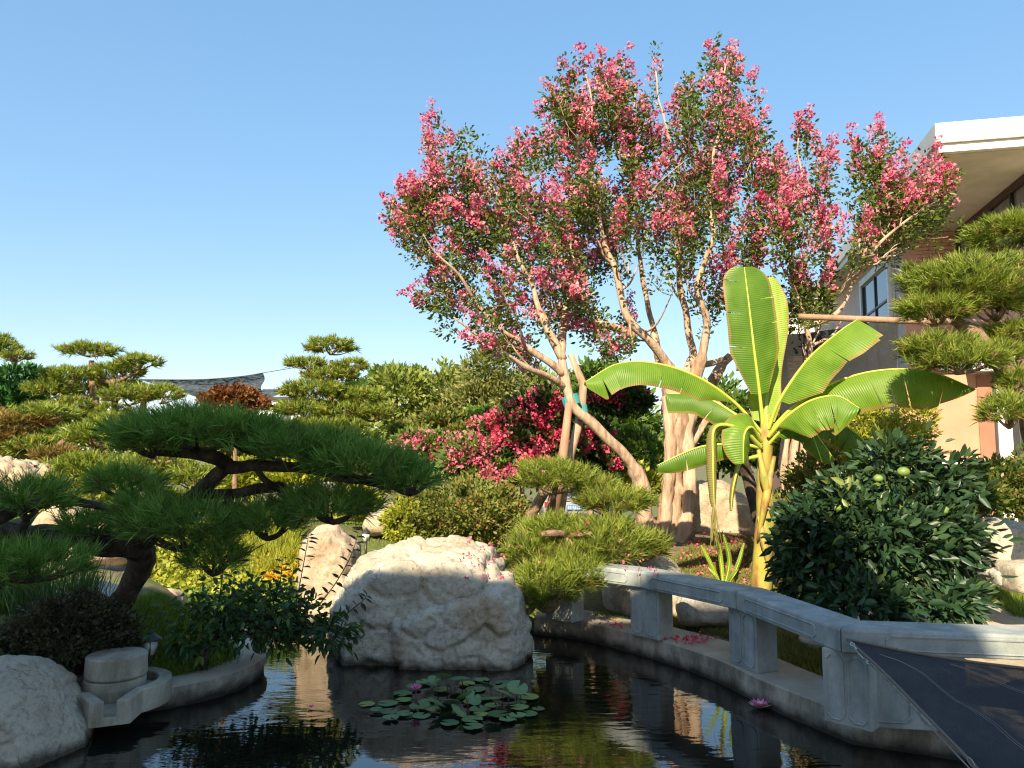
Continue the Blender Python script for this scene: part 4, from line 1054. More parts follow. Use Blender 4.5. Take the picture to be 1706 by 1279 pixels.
def belt_tree(label, bl, Y, mat, seed, n=150, leaf=0.20, wid=0.5, spread=0.15):
    px = bl[0][0]
    return leafy('belt_tree', label, 'tree', bl, Y, M[mat], n, 42, leaf, wid, [[(px, 860, Y), (px + 3, 760, Y), (px, bl[0][1] + 10, Y)]], 6, 'bark_pine', belt, 0.3, spread, seed=seed, shell=0.5)
belt_tree('yellow green belt tree beside the tiered pine', [(660, 662, 52, 46), (640, 720, 50, 40), (690, 730, 50, 50)], 26, 'leaf_belt', 1)
belt_tree('rounded belt tree behind the clipped cloud topiary', [(735, 652, 52, 44), (725, 710, 60, 45)], 27, 'leaf_belt', 2)
belt_tree('feathery pale belt tree, the tallest of the belt', [(812, 630, 50, 44), (800, 690, 60, 50), (845, 660, 40, 40)], 25, 'leaf_willow', 3, 170, 0.22, 0.3)
belt_tree('belt tree behind the leaning crape trunk', [(900, 655, 50, 42), (895, 710, 60, 45), (950, 690, 50, 40)], 26, 'leaf_belt', 4)
belt_tree('deep green belt tree seen between the crape trunks', [(1030, 700, 62, 60), (1000, 650, 50, 40), (1060, 750, 50, 40)], 20, 'leaf_green', 5, 180)
belt_tree('deep green belt tree right of the crape trunk', [(1190, 700, 60, 60), (1230, 740, 60, 40)], 20, 'leaf_green', 6)
belt_tree('olive belt tree filling behind the banana plant', [(1330, 720, 70, 60), (1400, 730, 60, 50)], 17, 'leaf_belt', 7)
belt_tree('hazy dark tree rising farthest behind the belt', [(650, 628, 36, 16), (692, 628, 20, 14), (610, 650, 30, 14)], 45, 'leaf_green', 8, 120, 0.3)
belt_tree('low belt tree behind the rust tinged pine', [(20, 730, 80, 34), (110, 735, 70, 30), (-60, 720, 60, 40)], 22, 'leaf_green', 9)
belt_tree('low belt tree under the blue-grey net', [(350, 730, 80, 30), (270, 735, 60, 28), (440, 740, 60, 30)], 22, 'leaf_belt', 10)
belt_tree('low belt tree behind the tiered pine', [(560, 740, 70, 36), (490, 745, 50, 30)], 22, 'leaf_belt', 11)
leafy('broadleaf_tree', 'small bluish green tree with rounded tiers at the left edge', 'tree', [(28, 630, 34, 17), (15, 665, 40, 18), (45, 668, 30, 14)], 15.5, M['needle_teal'], 90, 40, 0.14, 0.45, [[(5, 800, 15.5), (10, 720, 15.5), (28, 640, 15.5)]], 4, 'bark_pine', seed=13)
leafy('red_maple', 'rust red maple crown in front of the blue-grey net', 'tree', [(390, 660, 36, 12), (362, 672, 30, 11), (416, 672, 30, 11)], 13, M['leaf_red'], 80, 40, 0.09, 0.5, [[(390, 850, 13), (392, 760, 13), (388, 670, 13)]], 5, seed=14)
# cloud topiary and small bushes of the middle distance
for k, (lab, bl, Y, mt) in enumerate([
        ('clipped topiary of flat green clouds left of the pink shrubs', [(738, 698, 40, 14), (690, 720, 38, 14), (770, 722, 40, 14)], 16.5, 'leaf_olive'),
        ('small fresh green bush above the pink shrubs', [(800, 700, 26, 18)], 17, 'leaf_green'),
        ('bright green shrub between the crape trunks', [(1065, 755, 40, 38), (1040, 790, 40, 28)], 14, 'leaf_green'),
        ('yellow green bush behind the pine fork', [(410, 795, 42, 24)], 14.5, 'leaf_yellow'),
        ('low golden bush right of the pine fork', [(478, 800, 36, 18)], 14, 'leaf_yellow'),
        ('low olive bush above the edging stones', [(545, 795, 44, 16)], 14.8, 'leaf_olive'),
        ('low green bush left of the pink shrubs', [(625, 790, 46, 26)], 14.5, 'leaf_belt'),
        ('golden bush lit between the two lower pine boughs', [(600, 838, 26, 20)], 12.6, 'leaf_yellow'),
        ('olive topiary mound left of the crape trunk', [(1010, 790, 45, 22), (1060, 810, 40, 20)], 13, 'leaf_yellow')]):
    leafy('garden_bush', lab, 'bush', bl, Y, M[mt], 90, 40, 0.11, 0.5, [[(bl[0][0], 860, Y), (bl[0][0], bl[0][1], Y)]], 4, seed=70 + k, up=0.6, shell=0.75)
# clipped bush with rusty leaves
leafy('clipped_bush', 'large rounded clipped bush with rusty tips behind the huge boulder', 'bush', [(770, 858, 108, 50, 10.4), (820, 868, 58, 44, 10.2), (720, 872, 60, 40, 10.3)], 10.4, M['leaf_olive'], 420, 46, 0.06, 0.55, [[(770, 930, 10.4), (770, 880, 10.4)]], 6, seed=80, shell=0.85, spread=0.09)
leafy('small_bush', 'small yellow green bush at the left foot of the clipped bush', 'bush', [(678, 872, 34, 34, 10.1)], 10.1, M['leaf_yellow'], 90, 46, 0.05, 0.55, [[(678, 920, 10.1), (678, 880, 10.1)]], 4, seed=82, shell=0.8, spread=0.13)
leafy('round_bush', 'dark round clipped bush behind the millstone fountain', 'bush', [(115, 1050, 92, 50, 6.1), (80, 1075, 75, 45, 6.05), (165, 1072, 52, 40, 6.15)], 6.1, M['leaf_brown'], 330, 46, 0.035, 0.6, [[(118, 1120, 6.0), (118, 1070, 6.0)]], 5, seed=84, shell=0.85, spread=0.09)

# pink flowering shrubs: leaves plus blossom heads on the surface
def bloom_heads(parent, heads, mat, per, size, name='blossom'):
    """heads (n,4): xyz radius"""
    n = len(heads); d = rand_dirs(n * per).reshape(n, per, 3); d[:, :, 2] = d[:, :, 2] * 0.8 + 0.1
    rr = rng.random((n, per, 1)) ** 0.5
    P = heads[:, None, :3] + d * heads[:, None, 3:4] * rr
    D = unit((d + rng.normal(size=d.shape) * 0.6).reshape(-1, 3)); P = P.reshape(-1, 3)
    L = size * (0.6 + 0.7 * rng.random(len(P)))
    var = np.clip(np.repeat(rng.normal(0.5, 0.2, n), per) + rng.normal(0, 0.22, n * per), 0, 1)
    return add_leaves(name, P, D, L, L * 0.95, mat, parent, fold=0.35, var=var)
def surface_heads(bls, n, r0, r1, zmin=-0.35, front=0.35, cluster=True):
    out = []
    for c, r in bls:
        k = max(2, int(n / len(bls))); d = rand_dirs(k * 4); d = d[(d[:, 2] > zmin) & (d[:, 1] < front)][:k]
        q = np.array(c) + d * np.array(r) * (0.9 + 0.2 * rng.random((len(d), 1)))
        out.append(np.concatenate([q, r0 + (r1 - r0) * rng.random((len(d), 1))], 1))
    return np.concatenate(out)
def pink_shrub(label, bpx, Y, mat, nh, seed, lm='leaf_shrub'):
    t = leafy('crape_shrub', label, 'shrub', bpx, Y, M[lm], 170, 40, 0.10, 0.5, [[(bpx[0][0], 880, Y), (bpx[0][0], bpx[0][1] + 10, Y)]], 5, 'bark_crape', 'pink flowering shrubs behind the clipped bush', seed=seed, shell=0.6)
    bls = [blob(*b) if len(b) > 4 else blob(*b, Y) for b in bpx]
    bloom_heads(t, surface_heads(bls, nh, 0.07, 0.15), M[mat], 46, 0.052)
pink_shrub('tall shrub thick with crimson pink blossom left of the leaning trunk', [(870, 725, 62, 52), (835, 735, 50, 40), (900, 760, 60, 46), (905, 690, 55, 36), (940, 730, 40, 50)], 11.7, 'crimson', 150, 90)
pink_shrub('low salmon pink flowering shrub at the left end of the pink shrubs', [(705, 745, 46, 22), (745, 760, 46, 26)], 12.2, 'pink', 90, 91, 'leaf_green')
pink_shrub('middle salmon pink flowering shrub touching the clipped bush', [(790, 765, 46, 34), (815, 790, 46, 28)], 11.6, 'pink', 80, 92, 'leaf_green')
pink_shrub('crimson shrub half hidden behind the leaning trunk', [(985, 745, 30, 46), (1000, 770, 26, 30)], 12.2, 'crimson', 46, 93)
pink_shrub('small crimson flowering shrub between the leaning trunk and main trunk', [(1010, 660, 36, 26), (1045, 665, 34, 22)], 15, 'crimson', 46, 94)

# low beds, ground covers
def bed(name, label, pts, n, leaf, mat, hmax, kind='stuff', wid=0.7, blade=False, z0=None, var=None):
    """scatter over a ground polygon given in pixels on the terrain"""
    W = []
    for px, py, z in pts:
        W.append(Z(px, py, z))
    poly = np.array([(p.x, p.y) for p in W]); mn, mx = poly.min(0), poly.max(0)
    P = []
    while sum(len(q) for q in P) < n:
        q = mn + (mx - mn) * rng.random((n, 2)); ins = np.zeros(n, bool)
        for i in range(len(poly)):
            ax, ay = poly[i]; bx, by = poly[(i + 1) % len(poly)]
            ins ^= ((ay > q[:, 1]) != (by > q[:, 1])) & (q[:, 0] < (bx - ax) * (q[:, 1] - ay) / (by - ay + 1e-12) + ax)
        P.append(q[ins])
    q = np.concatenate(P)[:n]
    h = hgt(q[:, 0], q[:, 1]); ok = h > 0.02; q, h = q[ok], h[ok]
    lumpn = np.array([0.6 + 0.6 * (0.5 + 0.5 * noise.noise(Vector((x * 2.2, y * 2.2, 5)))) for x, y in q])
    if blade:
        D = unit(np.concatenate([rng.normal(size=(len(q), 2)) * 0.35, np.ones((len(q), 1))], 1))
        V, F = needle_geo(np.stack([q[:, 0], q[:, 1], h - 0.01], 1), D, hmax * lumpn * (0.6 + 0.5 * rng.random(len(q))), leaf)
        o = mesh_np(name, V, F, M[mat], None, np.clip(rng.beta(2, 2, len(q)), 0, 1))
    else:
        zz = h + hmax * lumpn * rng.random(len(q)) ** 0.6
        D = unit(np.concatenate([rng.normal(size=(len(q), 2)), rng.random((len(q), 1)) * 0.9 + 0.1], 1))
        L = leaf * (0.7 + 0.6 * rng.random(len(q)))
        o = add_leaves(name, np.stack([q[:, 0], q[:, 1], zz], 1), D, L, L * wid, M[mat])
    return tag(o, label, 'plants' if not blade else 'grass', kind=kind)
bed('ground_cover', 'bright leafy ground cover beyond the bent pine trunk', [(170, 960, .3), (240, 930, .4), (480, 925, .4), (500, 985, .3), (470, 1020, .2), (300, 1010, .25), (230, 985, .3)], 7000, 0.07, 'leaf_yellow', 0.22)
bed('ground_cover', 'dark green ground cover at the pond edge under the leafy shrub', [(310, 1010, .2), (520, 1000, .2), (545, 1035, .15), (420, 1060, .15), (330, 1050, .2)], 3500, 0.07, 'leaf_green', 0.2)
bed('marigolds', 'orange flower patch beside the flat topped tan boulder', [(420, 960, .35), (490, 955, .35), (495, 985, .3), (430, 985, .3)], 900, 0.05, 'marigold', 0.26, wid=0.9)
bed('ornamental_grass', 'tall yellow green grass left of the flat topped tan boulder', [(400, 930, .4), (490, 900, .45), (500, 975, .3), (410, 985, .3)], 4200, 0.012, 'leaf_yellow', 0.55, blade=True)
bed('lawn', 'small lit lawn behind the huge boulder', [(500, 915, .4), (570, 870, .5), (680, 868, .5), (900, 900, .45), (880, 940, .35), (560, 940, .3)], 15000, 0.008, 'grass', 0.06, blade=True)
bed('low_bed', 'pale green low bed under the pine boughs', [(300, 860, .55), (340, 795, .5), (640, 800, .5), (680, 850, .5), (520, 880, .5), (400, 910, .5)], 16000, 0.07, 'leaf_yellow', 0.22)
bed('fern_moss', 'feathery green moss and grass on the island inside the kerb', [(215, 1080, .25), (260, 1050, .3), (330, 1045, .25), (400, 1080, .2), (395, 1130, .2), (330, 1165, .2), (270, 1170, .2), (220, 1120, .25)], 14000, 0.006, 'grass', 0.13, blade=True)
bed('grass_strip', 'rough grass between the kerb and the balustrade', [(900, 1030, .2), (1060, 1010, .25), (1240, 1000, .3), (1420, 1040, .25), (1420, 1160, .2), (1330, 1110, .2), (1240, 1060, .2), (1100, 1035, .2)], 16000, 0.007, 'grass_dry', 0.12, blade=True)
bed('petal_grass', 'sunny rough grass behind the balustrade below the tan boulder', [(1100, 960, .4), (1160, 905, .7), (1290, 920, .5), (1300, 1000, .3), (1180, 1010, .3)], 12000, 0.009, 'grass_dry', 0.10, blade=True)
bed('grass_clump', 'fresh green grass beside the garden path on the right', [(1640, 985, .25), (1660, 960, .3), (1720, 950, .3), (1740, 1040, .25), (1690, 1035, .25)], 5000, 0.008, 'grass', 0.20, blade=True)
bed('lawn_slope', 'sunlit lawn slope at the right edge above the stones', [(1680, 930, .4), (1700, 890, .6), (1780, 880, .6), (1780, 945, .4)], 5000, 0.009, 'grass', 0.08, blade=True)
bed('bank_grass', 'grass at the left edge behind the low boulder', [(-60, 1110, .3), (-60, 1030, .5), (60, 1030, .5), (40, 1090, .3)], 6000, 0.007, 'grass', 0.16, blade=True)
bed('meadow', 'yellow green undergrowth filling the ground under the background pines', [(-80, 880, .7), (-80, 800, .7), (330, 795, .6), (420, 850, .5), (330, 900, .5), (120, 930, .5)], 14000, 0.09, 'leaf_yellow', 0.3)
# reed clump at left
def reeds(label, px, py, Y, w_, n, h_, mat='reed'):
    c = A(px, py, Y); q = np.array([c.x, c.y]) + rng.normal(size=(n, 2)) * w_ * S(Y) * 0.4
    D = unit(np.concatenate([rng.normal(size=(n, 2)) * 0.22 + np.array([0.05, 0]), np.ones((n, 1))], 1))
    V, F = needle_geo(np.stack([q[:, 0], q[:, 1], np.full(n, c.z)], 1), D, h_ * (0.5 + 0.6 * rng.random(n)), 0.008)
    o = mesh_np('reed_clump', V, F, M[mat], None, np.clip(rng.beta(2, 3, n), 0, 1)); tag(o, label, 'grass'); return o
reeds('tall reed grass clump under the left pine pad', 45, 1030, 6.6, 100, 520, 0.60)
reeds('smaller reed tuft beside the grey sloping rock', 130, 1015, 6.4, 40, 220, 0.45)

# ------------------------------------------------------------------ crape myrtles
def grow_crape(label, base, limbs, polys, n_shoots, Yc, dep, group, origin_px, seed, trunk_parts, gaps=()):
    """limbs: list of ([(px,py,dY)], [r px]) ; polys: crown outline polygons in pixels"""
    rr = np.random.default_rng(seed); rd = random.Random(seed)
    t = empty('crape_myrtle', base, label, 'tree', group)
    nodes, nrad = [], []
    mbl = MB()
    for pts, rad in limbs:
        P = catmull([A(px, py, Yc + dy) for px, py, dy in pts], 8)
        P = [p + Vector((noise.noise(p * 2.2), noise.noise(p * 2.2 + Vector((7, 0, 0))), noise.noise(p * 2.2 + Vector((0, 7, 0))))) * 0.05 for p in P]
        rads = [x * S(Yc) for x in interp(rad, len(P))]
        rads = [x * (0.85 if i_ < 10 else 0.58) for i_, x in enumerate(rads)]
        mbl.tube(P, rads, 9, rough=0.15)
        for p, r_ in list(zip(P, rads))[max(4, len(P) // 4):]: nodes.append(p); nrad.append(r_)
    mbl.build('limbs', M['bark_crape'], t, smooth=True)['kind'] = 'stuff'
    for pts, rad in trunk_parts:
        mb = MB(); P = catmull([A(px, py, Yc + dy) for px, py, dy in pts], 8)
        mb.tube(P, [x * S(Yc) for x in interp(rad, len(P))], 14, rough=0.45); mb.build('trunk', M['bark_crape'], t, smooth=True)
    # shoot tips inside the outline
    allp = np.concatenate([np.array(p) for p in polys]); mn, mx = allp.min(0), allp.max(0)
    tips = []; tries = 0
    cx0, cy0 = allp.mean(0)
    while len(tips) < n_shoots and tries < 20000:
        tries += 1
        x, y = mn + (mx - mn) * rr.random(2)
        ok = False
        for poly in polys:
            ins = False
            for i in range(len(poly)):
                ax, ay = poly[i]; bx, by = poly[(i + 1) % len(poly)]
                if (ay > y) != (by > y) and x < (bx - ax) * (y - ay) / (by - ay + 1e-9) + ax: ins = not ins
            ok |= ins
        if not ok: continue
        if any(math.hypot((x - gx_) / ga, (y - gy_) / gb) < 1 for gx_, gy_, ga, gb in gaps) and rr.random() < 0.9: continue
        if noise.noise(Vector((x * 0.02, y * 0.02, seed))) < (-0.50 if x > 870 else -0.75): continue
        dz = max(-dep, min(dep, rr.normal() * dep * 0.5)); m_ = 2 + int(rr.random() * 4); fl_ = rr.random()
        for _ in range(m_):
            ox, oy = rr.normal() * 9, rr.normal() * 16
            tips.append((x + ox, y + oy + 16 + 30 * max(0.0, (350 - y) / 290), dz + rr.normal() * 0.12, 1.0 if oy < 2 else 0.45))
    T = [(A(x, y, Yc + d), pf) for x, y, d, pf in tips]
    O = A(*origin_px, Yc)
    T.sort(key=lambda q: (q[0] - O).length); pfl = [q[1] for q in T]; T = [q[0] for q in T]
    mbt = MB(); shoots = []
    # secondary stems: thin pale branches fanning up into the crown
    mb2 = MB(); pick = [T[i] for i in range(len(T)) if i % max(1, len(T) // 46) == 0]
    for p in pick:
        p = O.lerp(p, 0.86); arr = np.array([tuple(q) for q in nodes]); out = (p - O).normalized(); dvec = np.array(tuple(p)) - arr; dist = np.linalg.norm(dvec, axis=1)
        ang = (dvec @ np.array(tuple(out))) / np.maximum(dist, 1e-6); k = int(np.argmin(dist * (1.7 - 0.9 * ang) + (dist < 0.5) * 2.0)); q = nodes[k]; L = (p - q).length
        path = catmull([q, q.lerp(p, 0.35) - UP * L * 0.07 + Vector([rd.uniform(-1, 1) * L * 0.06 for _ in range(3)]), q.lerp(p, 0.7) + Vector([rd.uniform(-1, 1) * L * 0.05 for _ in range(3)]), p], 5)
        r0 = min(nrad[k] * 0.8, 0.014 + 0.013 * L); mb2.tube(path, [r0, 0.009], 6, cap=False, rough=0.1)
        for i in range(1, len(path)): nodes.append(path[i]); nrad.append(r0 * (1 - i / len(path) * 0.6))
    mb2.build('limbs', M['bark_crape'], t, smooth=True)['kind'] = 'stuff'
    for p in T:
        arr = np.array([tuple(q) for q in nodes]); out = (p - O).normalized()
        dvec = np.array(tuple(p)) - arr; dist = np.linalg.norm(dvec, axis=1)
        ang = (dvec @ np.array(tuple(out))) / np.maximum(dist, 1e-6)
        cost = dist * (1.6 - 0.8 * ang) + (dist < 0.12) * 0.6
        k = int(np.argmin(cost)); q = nodes[k]; L = (p - q).length
        bend = out * L * 0.18 + UP * L * 0.12
        path = catmull([q, q.lerp(p, 0.45) - bend * 0.4 + Vector([rd.uniform(-1, 1) * L * 0.06 for _ in range(3)]), p], 4)
        r0 = min(nrad[k] * 0.75, 0.010 + 0.016 * L); mbt.tube(path, [r0, 0.004], 5, cap=False)
        for i in range(1, len(path) - 1): nodes.append(path[i]); nrad.append(r0 * (1 - i / len(path) * 0.7))
        dirv = ((path[-1] - path[-2]).normalized() * 0.7 + out * 0.5 + UP * 0.55).normalized()
        shoots.append((p, dirv))
    mbt.build('twigs', M['bark_crape'], t, smooth=True)['kind'] = 'stuff'
    # leaves along each shoot, blossom panicle at its tip
    P0 = np.array([tuple(p) for p, d in shoots]); D0 = np.array([tuple(d) for p, d in shoots]); n = len(P0)
    SL = 0.32 + 0.34 * rng.random(n)
    per = 40; tt = rng.random((n, per, 1)) * 1.0 - 0.45
    base_ = P0[:, None, :] + D0[:, None, :] * SL[:, None, None] * tt
    side = rng.normal(size=(n, per, 3)); side -= (side * D0[:, None, :]).sum(-1, keepdims=True) * D0[:, None, :]; side = side / np.linalg.norm(side, axis=-1, keepdims=True)
    LP = (base_ + side * (0.015 + 0.085 * rng.random((n, per, 1)))).reshape(-1, 3); LDr = unit((side * 0.8 + D0[:, None, :] * 0.55 + rng.normal(size=side.shape) * 0.3).reshape(-1, 3))
    keep = rng.random(len(LP)) < 0.92
    LP, LDr = LP[keep], LDr[keep]; LL = 0.068 * (0.7 + 0.6 * rng.random(len(LP)))
    vv = np.clip(rng.beta(2, 2.4, len(LP)) + np.repeat(rng.normal(0, 0.12, n), per)[keep], 0, 1)
    add_leaves('leaves', LP, LDr, LL, LL * 0.55, M['leaf_crape'], t, var=vv, hexa=True)
    # panicles: 3-6 heads stepping along the tip
    heads = []
    for i in range(n):
        if rng.random() > pfl[i] * 0.68: continue
        m_ = 3 + int(rng.random() * 4)
        for k in range(m_):
            u = 0.30 + 0.70 * k / m_
            j = rng.normal(size=3) * (0.062 * (1.15 - u))
            heads.append((*(P0[i] + D0[i] * SL[i] * u * 0.95 + j), 0.070 * (1.25 - 0.62 * u) * (0.8 + 0.5 * rng.random())))
    bloom_heads(t, np.array(heads), M['pink'], 19, 0.042)
    return t
crown1 = [(835, 600), (770, 545), (712, 492), (700, 470), (735, 425), (672, 385), (650, 355), (676, 308), (712, 275), (722, 225), (745, 190), (800, 200), (838, 222), (868, 185), (905, 195), (912, 110), (940, 105), (985, 90), (1010, 120), (1062, 90),
          (1130, 88), (1165, 120), (1190, 75), (1215, 70), (1240, 120), (1275, 160), (1290, 210), (1300, 300), (1275, 400), (1240, 470), (1205, 480), (1200, 545), (1150, 470), (1100, 430), (1050, 470), (1020, 540), (960, 560), (930, 590), (880, 605)]
crown1b = [(1000, 540), (1060, 520), (1075, 560), (1060, 590), (1010, 590)]
grow_crape('large pink flowering crape myrtle towering in the middle of the garden', A(1105, 890, 11),
     [([(1075, 870, -.2), (1062, 790, -.3), (1012, 732, -.5), (955, 672, -.7), (938, 620, -.7), (932, 580, -.7)], [17, 15, 15, 14, 13, 10]),
      ([(936, 600, -.7), (905, 530, -.7), (885, 480, -.6), (862, 425, -.6), (835, 340, -.5), (805, 290, -.4)], [9, 8, 7, 5, 3, 1.5]),
      ([(938, 625, -.7), (890, 585, -.9), (825, 540, -1.1), (770, 470, -1.3), (725, 420, -1.4), (705, 390, -1.5)], [8, 6, 5, 4, 2, 1.2]),
      ([(932, 590, -.7), (945, 520, -.3), (952, 440, 0), (950, 330, .2), (945, 220, .3), (940, 140, .3)], [9, 8, 7, 5, 3, 2]),
      ([(940, 645, -.7), (880, 612, -1.2), (810, 570, -1.5), (755, 530, -1.6)], [7, 5, 4, 2]),
      ([(1120, 690, 0), (1115, 620, 0), (1080, 570, -.2), (1045, 520, -.3), (1025, 450, -.3), (1000, 380, -.3), (985, 280, -.2), (985, 180, -.1), (970, 115, 0)], [20, 14, 12, 11, 9, 7, 5, 3, 2]),
      ([(1060, 560, -.2), (1010, 540, -.4), (960, 525, -.6), (915, 510, -.8)], [8, 7, 5, 3]),
      ([(1128, 690, .1), (1150, 610, .3), (1148, 540, .4), (1130, 440, .5), (1142, 330, .5), (1112, 230, .4), (1092, 120, .4)], [18, 12, 10, 9, 7, 4, 2]),
      ([(1135, 680, 0), (1165, 605, -.2), (1178, 545, -.3), (1160, 480, -.4), (1188, 400, -.5), (1182, 310, -.5), (1200, 200, -.5), (1205, 110, -.5)], [16, 12, 11, 9, 7, 5, 3, 2]),
      ([(1140, 690, .3), (1195, 620, .8), (1240, 560, 1.1), (1255, 470, 1.2), (1265, 380, 1.2), (1262, 280, 1.2), (1245, 170, 1.1)], [15, 11, 9, 7, 5, 3, 2]),
      ([(1115, 640, 0), (1090, 570, .7), (1075, 480, 1.2), (1060, 380, 1.4), (1055, 250, 1.4), (1060, 140, 1.3)], [11, 9, 8, 6, 4, 2]),
      ([(1150, 610, .2), (1200, 600, .3), (1215, 590, .4)], [7, 6, 5])],
     [crown1, crown1b], 1060, 11, 1.7, 'crape myrtle trees', (1080, 640), 5,
     [([(1108, 950, 0), (1118, 850, 0), (1122, 780, 0), (1125, 700, 0), (1122, 640, 0)], [21, 18, 15, 20, 18]),
      ([(1092, 950, -.12), (1112, 820, -.14), (1118, 740, -.12), (1112, 660, -.08)], [14, 10, 9, 11]),
      ([(1125, 950, -.1), (1146, 850, -.13), (1150, 790, -.1), (1146, 720, -.05), (1160, 655, 0)], [13, 11, 10, 10, 12]),
      ([(1122, 950, .15), (1138, 820, .2), (1140, 740, .15), (1150, 660, .15)], [13, 12, 12, 12]),
      ([(1098, 895, .0), (1085, 885, -.1), (1073, 865, -.2)], [16, 18, 17]),
      ([(1140, 760, .1), (1165, 715, .2), (1200, 672, .3)], [9, 8, 6])],
     gaps=[(1030, 485, 42, 50), (1240, 340, 28, 60), (1110, 560, 60, 50), (905, 300, 26, 30), (1000, 250, 20, 30), (1150, 250, 18, 40), (820, 420, 25, 25)])
crown2 = [(1300, 545), (1310, 470), (1270, 430), (1290, 350), (1305, 290), (1300, 215), (1350, 215), (1372, 262), (1395, 285), (1372, 350), (1392, 400), (1420, 370), (1412, 290), (1440, 215), (1482, 222), (1508, 265), (1498, 320), (1560, 275), (1588, 325), (1535, 365), (1480, 400), (1430, 430), (1400, 450), (1390, 510), (1375, 500), (1340, 500)]
grow_crape('slender pink flowering crape myrtle reaching towards the white eaves', A(1345, 900, 10.3),
     [([(1372, 740, 0), (1358, 650, 0), (1345, 545, 0), (1342, 520, 0)], [9, 8, 7, 6]),
      ([(1345, 545, 0), (1395, 520, -.2), (1432, 450, -.3), (1480, 390, -.4), (1530, 355, -.5), (1565, 330, -.5)], [6, 5, 5, 4, 3, 2]),
      ([(1342, 525, 0), (1318, 460, .1), (1330, 370, .2), (1335, 290, .2), (1330, 230, .2)], [6, 5, 4, 3, 2]),
      ([(1435, 450, -.3), (1450, 370, -.2), (1455, 315, -.2), (1462, 285, -.2)], [4, 3, 2, 1]),
      ([(1350, 580, 0), (1385, 560, .2), (1400, 530, .3)], [4, 3, 2]),
      ([(1345, 540, 0), (1380, 440, .3), (1385, 380, .4), (1380, 300, .4)], [5, 4, 3, 2])],
     [crown2], 230, 10.3, 0.9, 'crape myrtle trees', (1345, 640), 4,
     [([(1340, 905, 0), (1355, 840, 0), (1372, 740, 0)], [10, 9, 8]), ([(1318, 900, .1), (1312, 830, .1), (1305, 760, .2), (1320, 690, .3)], [9, 8, 7, 6]),
      ([(1335, 905, .1), (1325, 830, .15), (1322, 760, .2), (1335, 680, .2)], [8, 7, 7, 6]), ([(1345, 905, .1), (1340, 840, .1), (1338, 770, .2), (1345, 600, .1)], [8, 7, 6, 5]), ([(1355, 900, .2), (1385, 820, .3), (1395, 740, .4)], [9, 8, 6])],
     gaps=[(1400, 320, 18, 70), (1320, 400, 14, 24)])

# supports with teal wraps
mb = MB(); mb.tube([A(925, 860, 10.35), A(938, 760, 10.3), A(948, 672, 10.28)], [9 * S(10.3), 8 * S(10.3), 6 * S(10.3)], 10, rough=0.1)
tag(mb.build('prop_pole', M['wood_pole'], smooth=True), 'grey forked prop pole under the leaning crape trunk', 'pole')
mb = MB(); mb.tube([A(932, 860, 10.6), A(950, 760, 10.55), A(968, 690, 10.5), A(972, 640, 10.5), A(950, 590, 10.5)], [8 * S(10.4), 7 * S(10.4), 8 * S(10.4), 7 * S(10.4), 5 * S(10.4)], 10, rough=0.1)
pp2 = mb.build('prop_pole', M['bark_crape'], smooth=True); tag(pp2, 'reddish prop branch with a teal band beside the leaning crape trunk', 'pole')
for k, (px, py, dpx, r_) in enumerate(((951, 667, 3, 14.5), (970, 682, 1, 9))):
    mb = MB(); mb.tube([A(px - dpx, py - 8, 10.36 + k * .14), A(px + dpx, py + 8, 10.36 + k * .14)], [r_ * S(10.4)] * 2, 14)
    o = mb.build('tree_wrap', M['teal_wrap'], smooth=False); tag(o, ['pale teal wrap around the leaning crape trunk', 'dark teal band around the thin prop branch'][k], 'wrap')
# dark leaning log behind the banana
mb = MB(); mb.tube(catmull([A(1232, 750, 9.6), A(1250, 810, 9.5), A(1270, 880, 9.4), A(1320, 1000, 9.2)], 5), [9 * S(9.5), 12 * S(9.5)], 10, rough=0.25)
tag(mb.build('leaning_log', M['bark_pine'], smooth=True), 'dark leaning log right behind the banana stem', 'log')

# ------------------------------------------------------------------ banana plant
YB = 8.5
bb = A(1272, 990, YB)
BN = empty('banana_plant', (bb.x, bb.y, bb.z), 'tall bright green banana plant with a yellow stem behind the balustrade', 'banana plant')
mb = MB(); P = catmull([A(1268, 1012, YB), A(1270, 940, YB), A(1274, 860, YB), A(1273, 780, YB), A(1277, 720, YB), A(1276, 690, YB)], 10)
mb.tube(P, [x * S(YB) for x in interp([17, 16, 14, 12, 11, 8], len(P))], 18, rough=0.12); mb.build('stem', M['banana_stem'], BN, smooth=True)
mb = MB()
for k, (p0, p1, r0) in enumerate([((1286, 860), (1262, 740), 9), ((1262, 900), (1290, 760), 9), ((1285, 960), (1264, 860), 10)]):
    mb.tube(catmull([A(*p0, YB - .1), A((p0[0] + p1[0]) / 2, (p0[1] + p1[1]) / 2, YB - .14), A(*p1, YB - .08)], 6), [0.012, 0.045, 0.02], 8, rough=0.3)
mb.build('leaf_sheath', M['banana_stem'], BN, smooth=True)
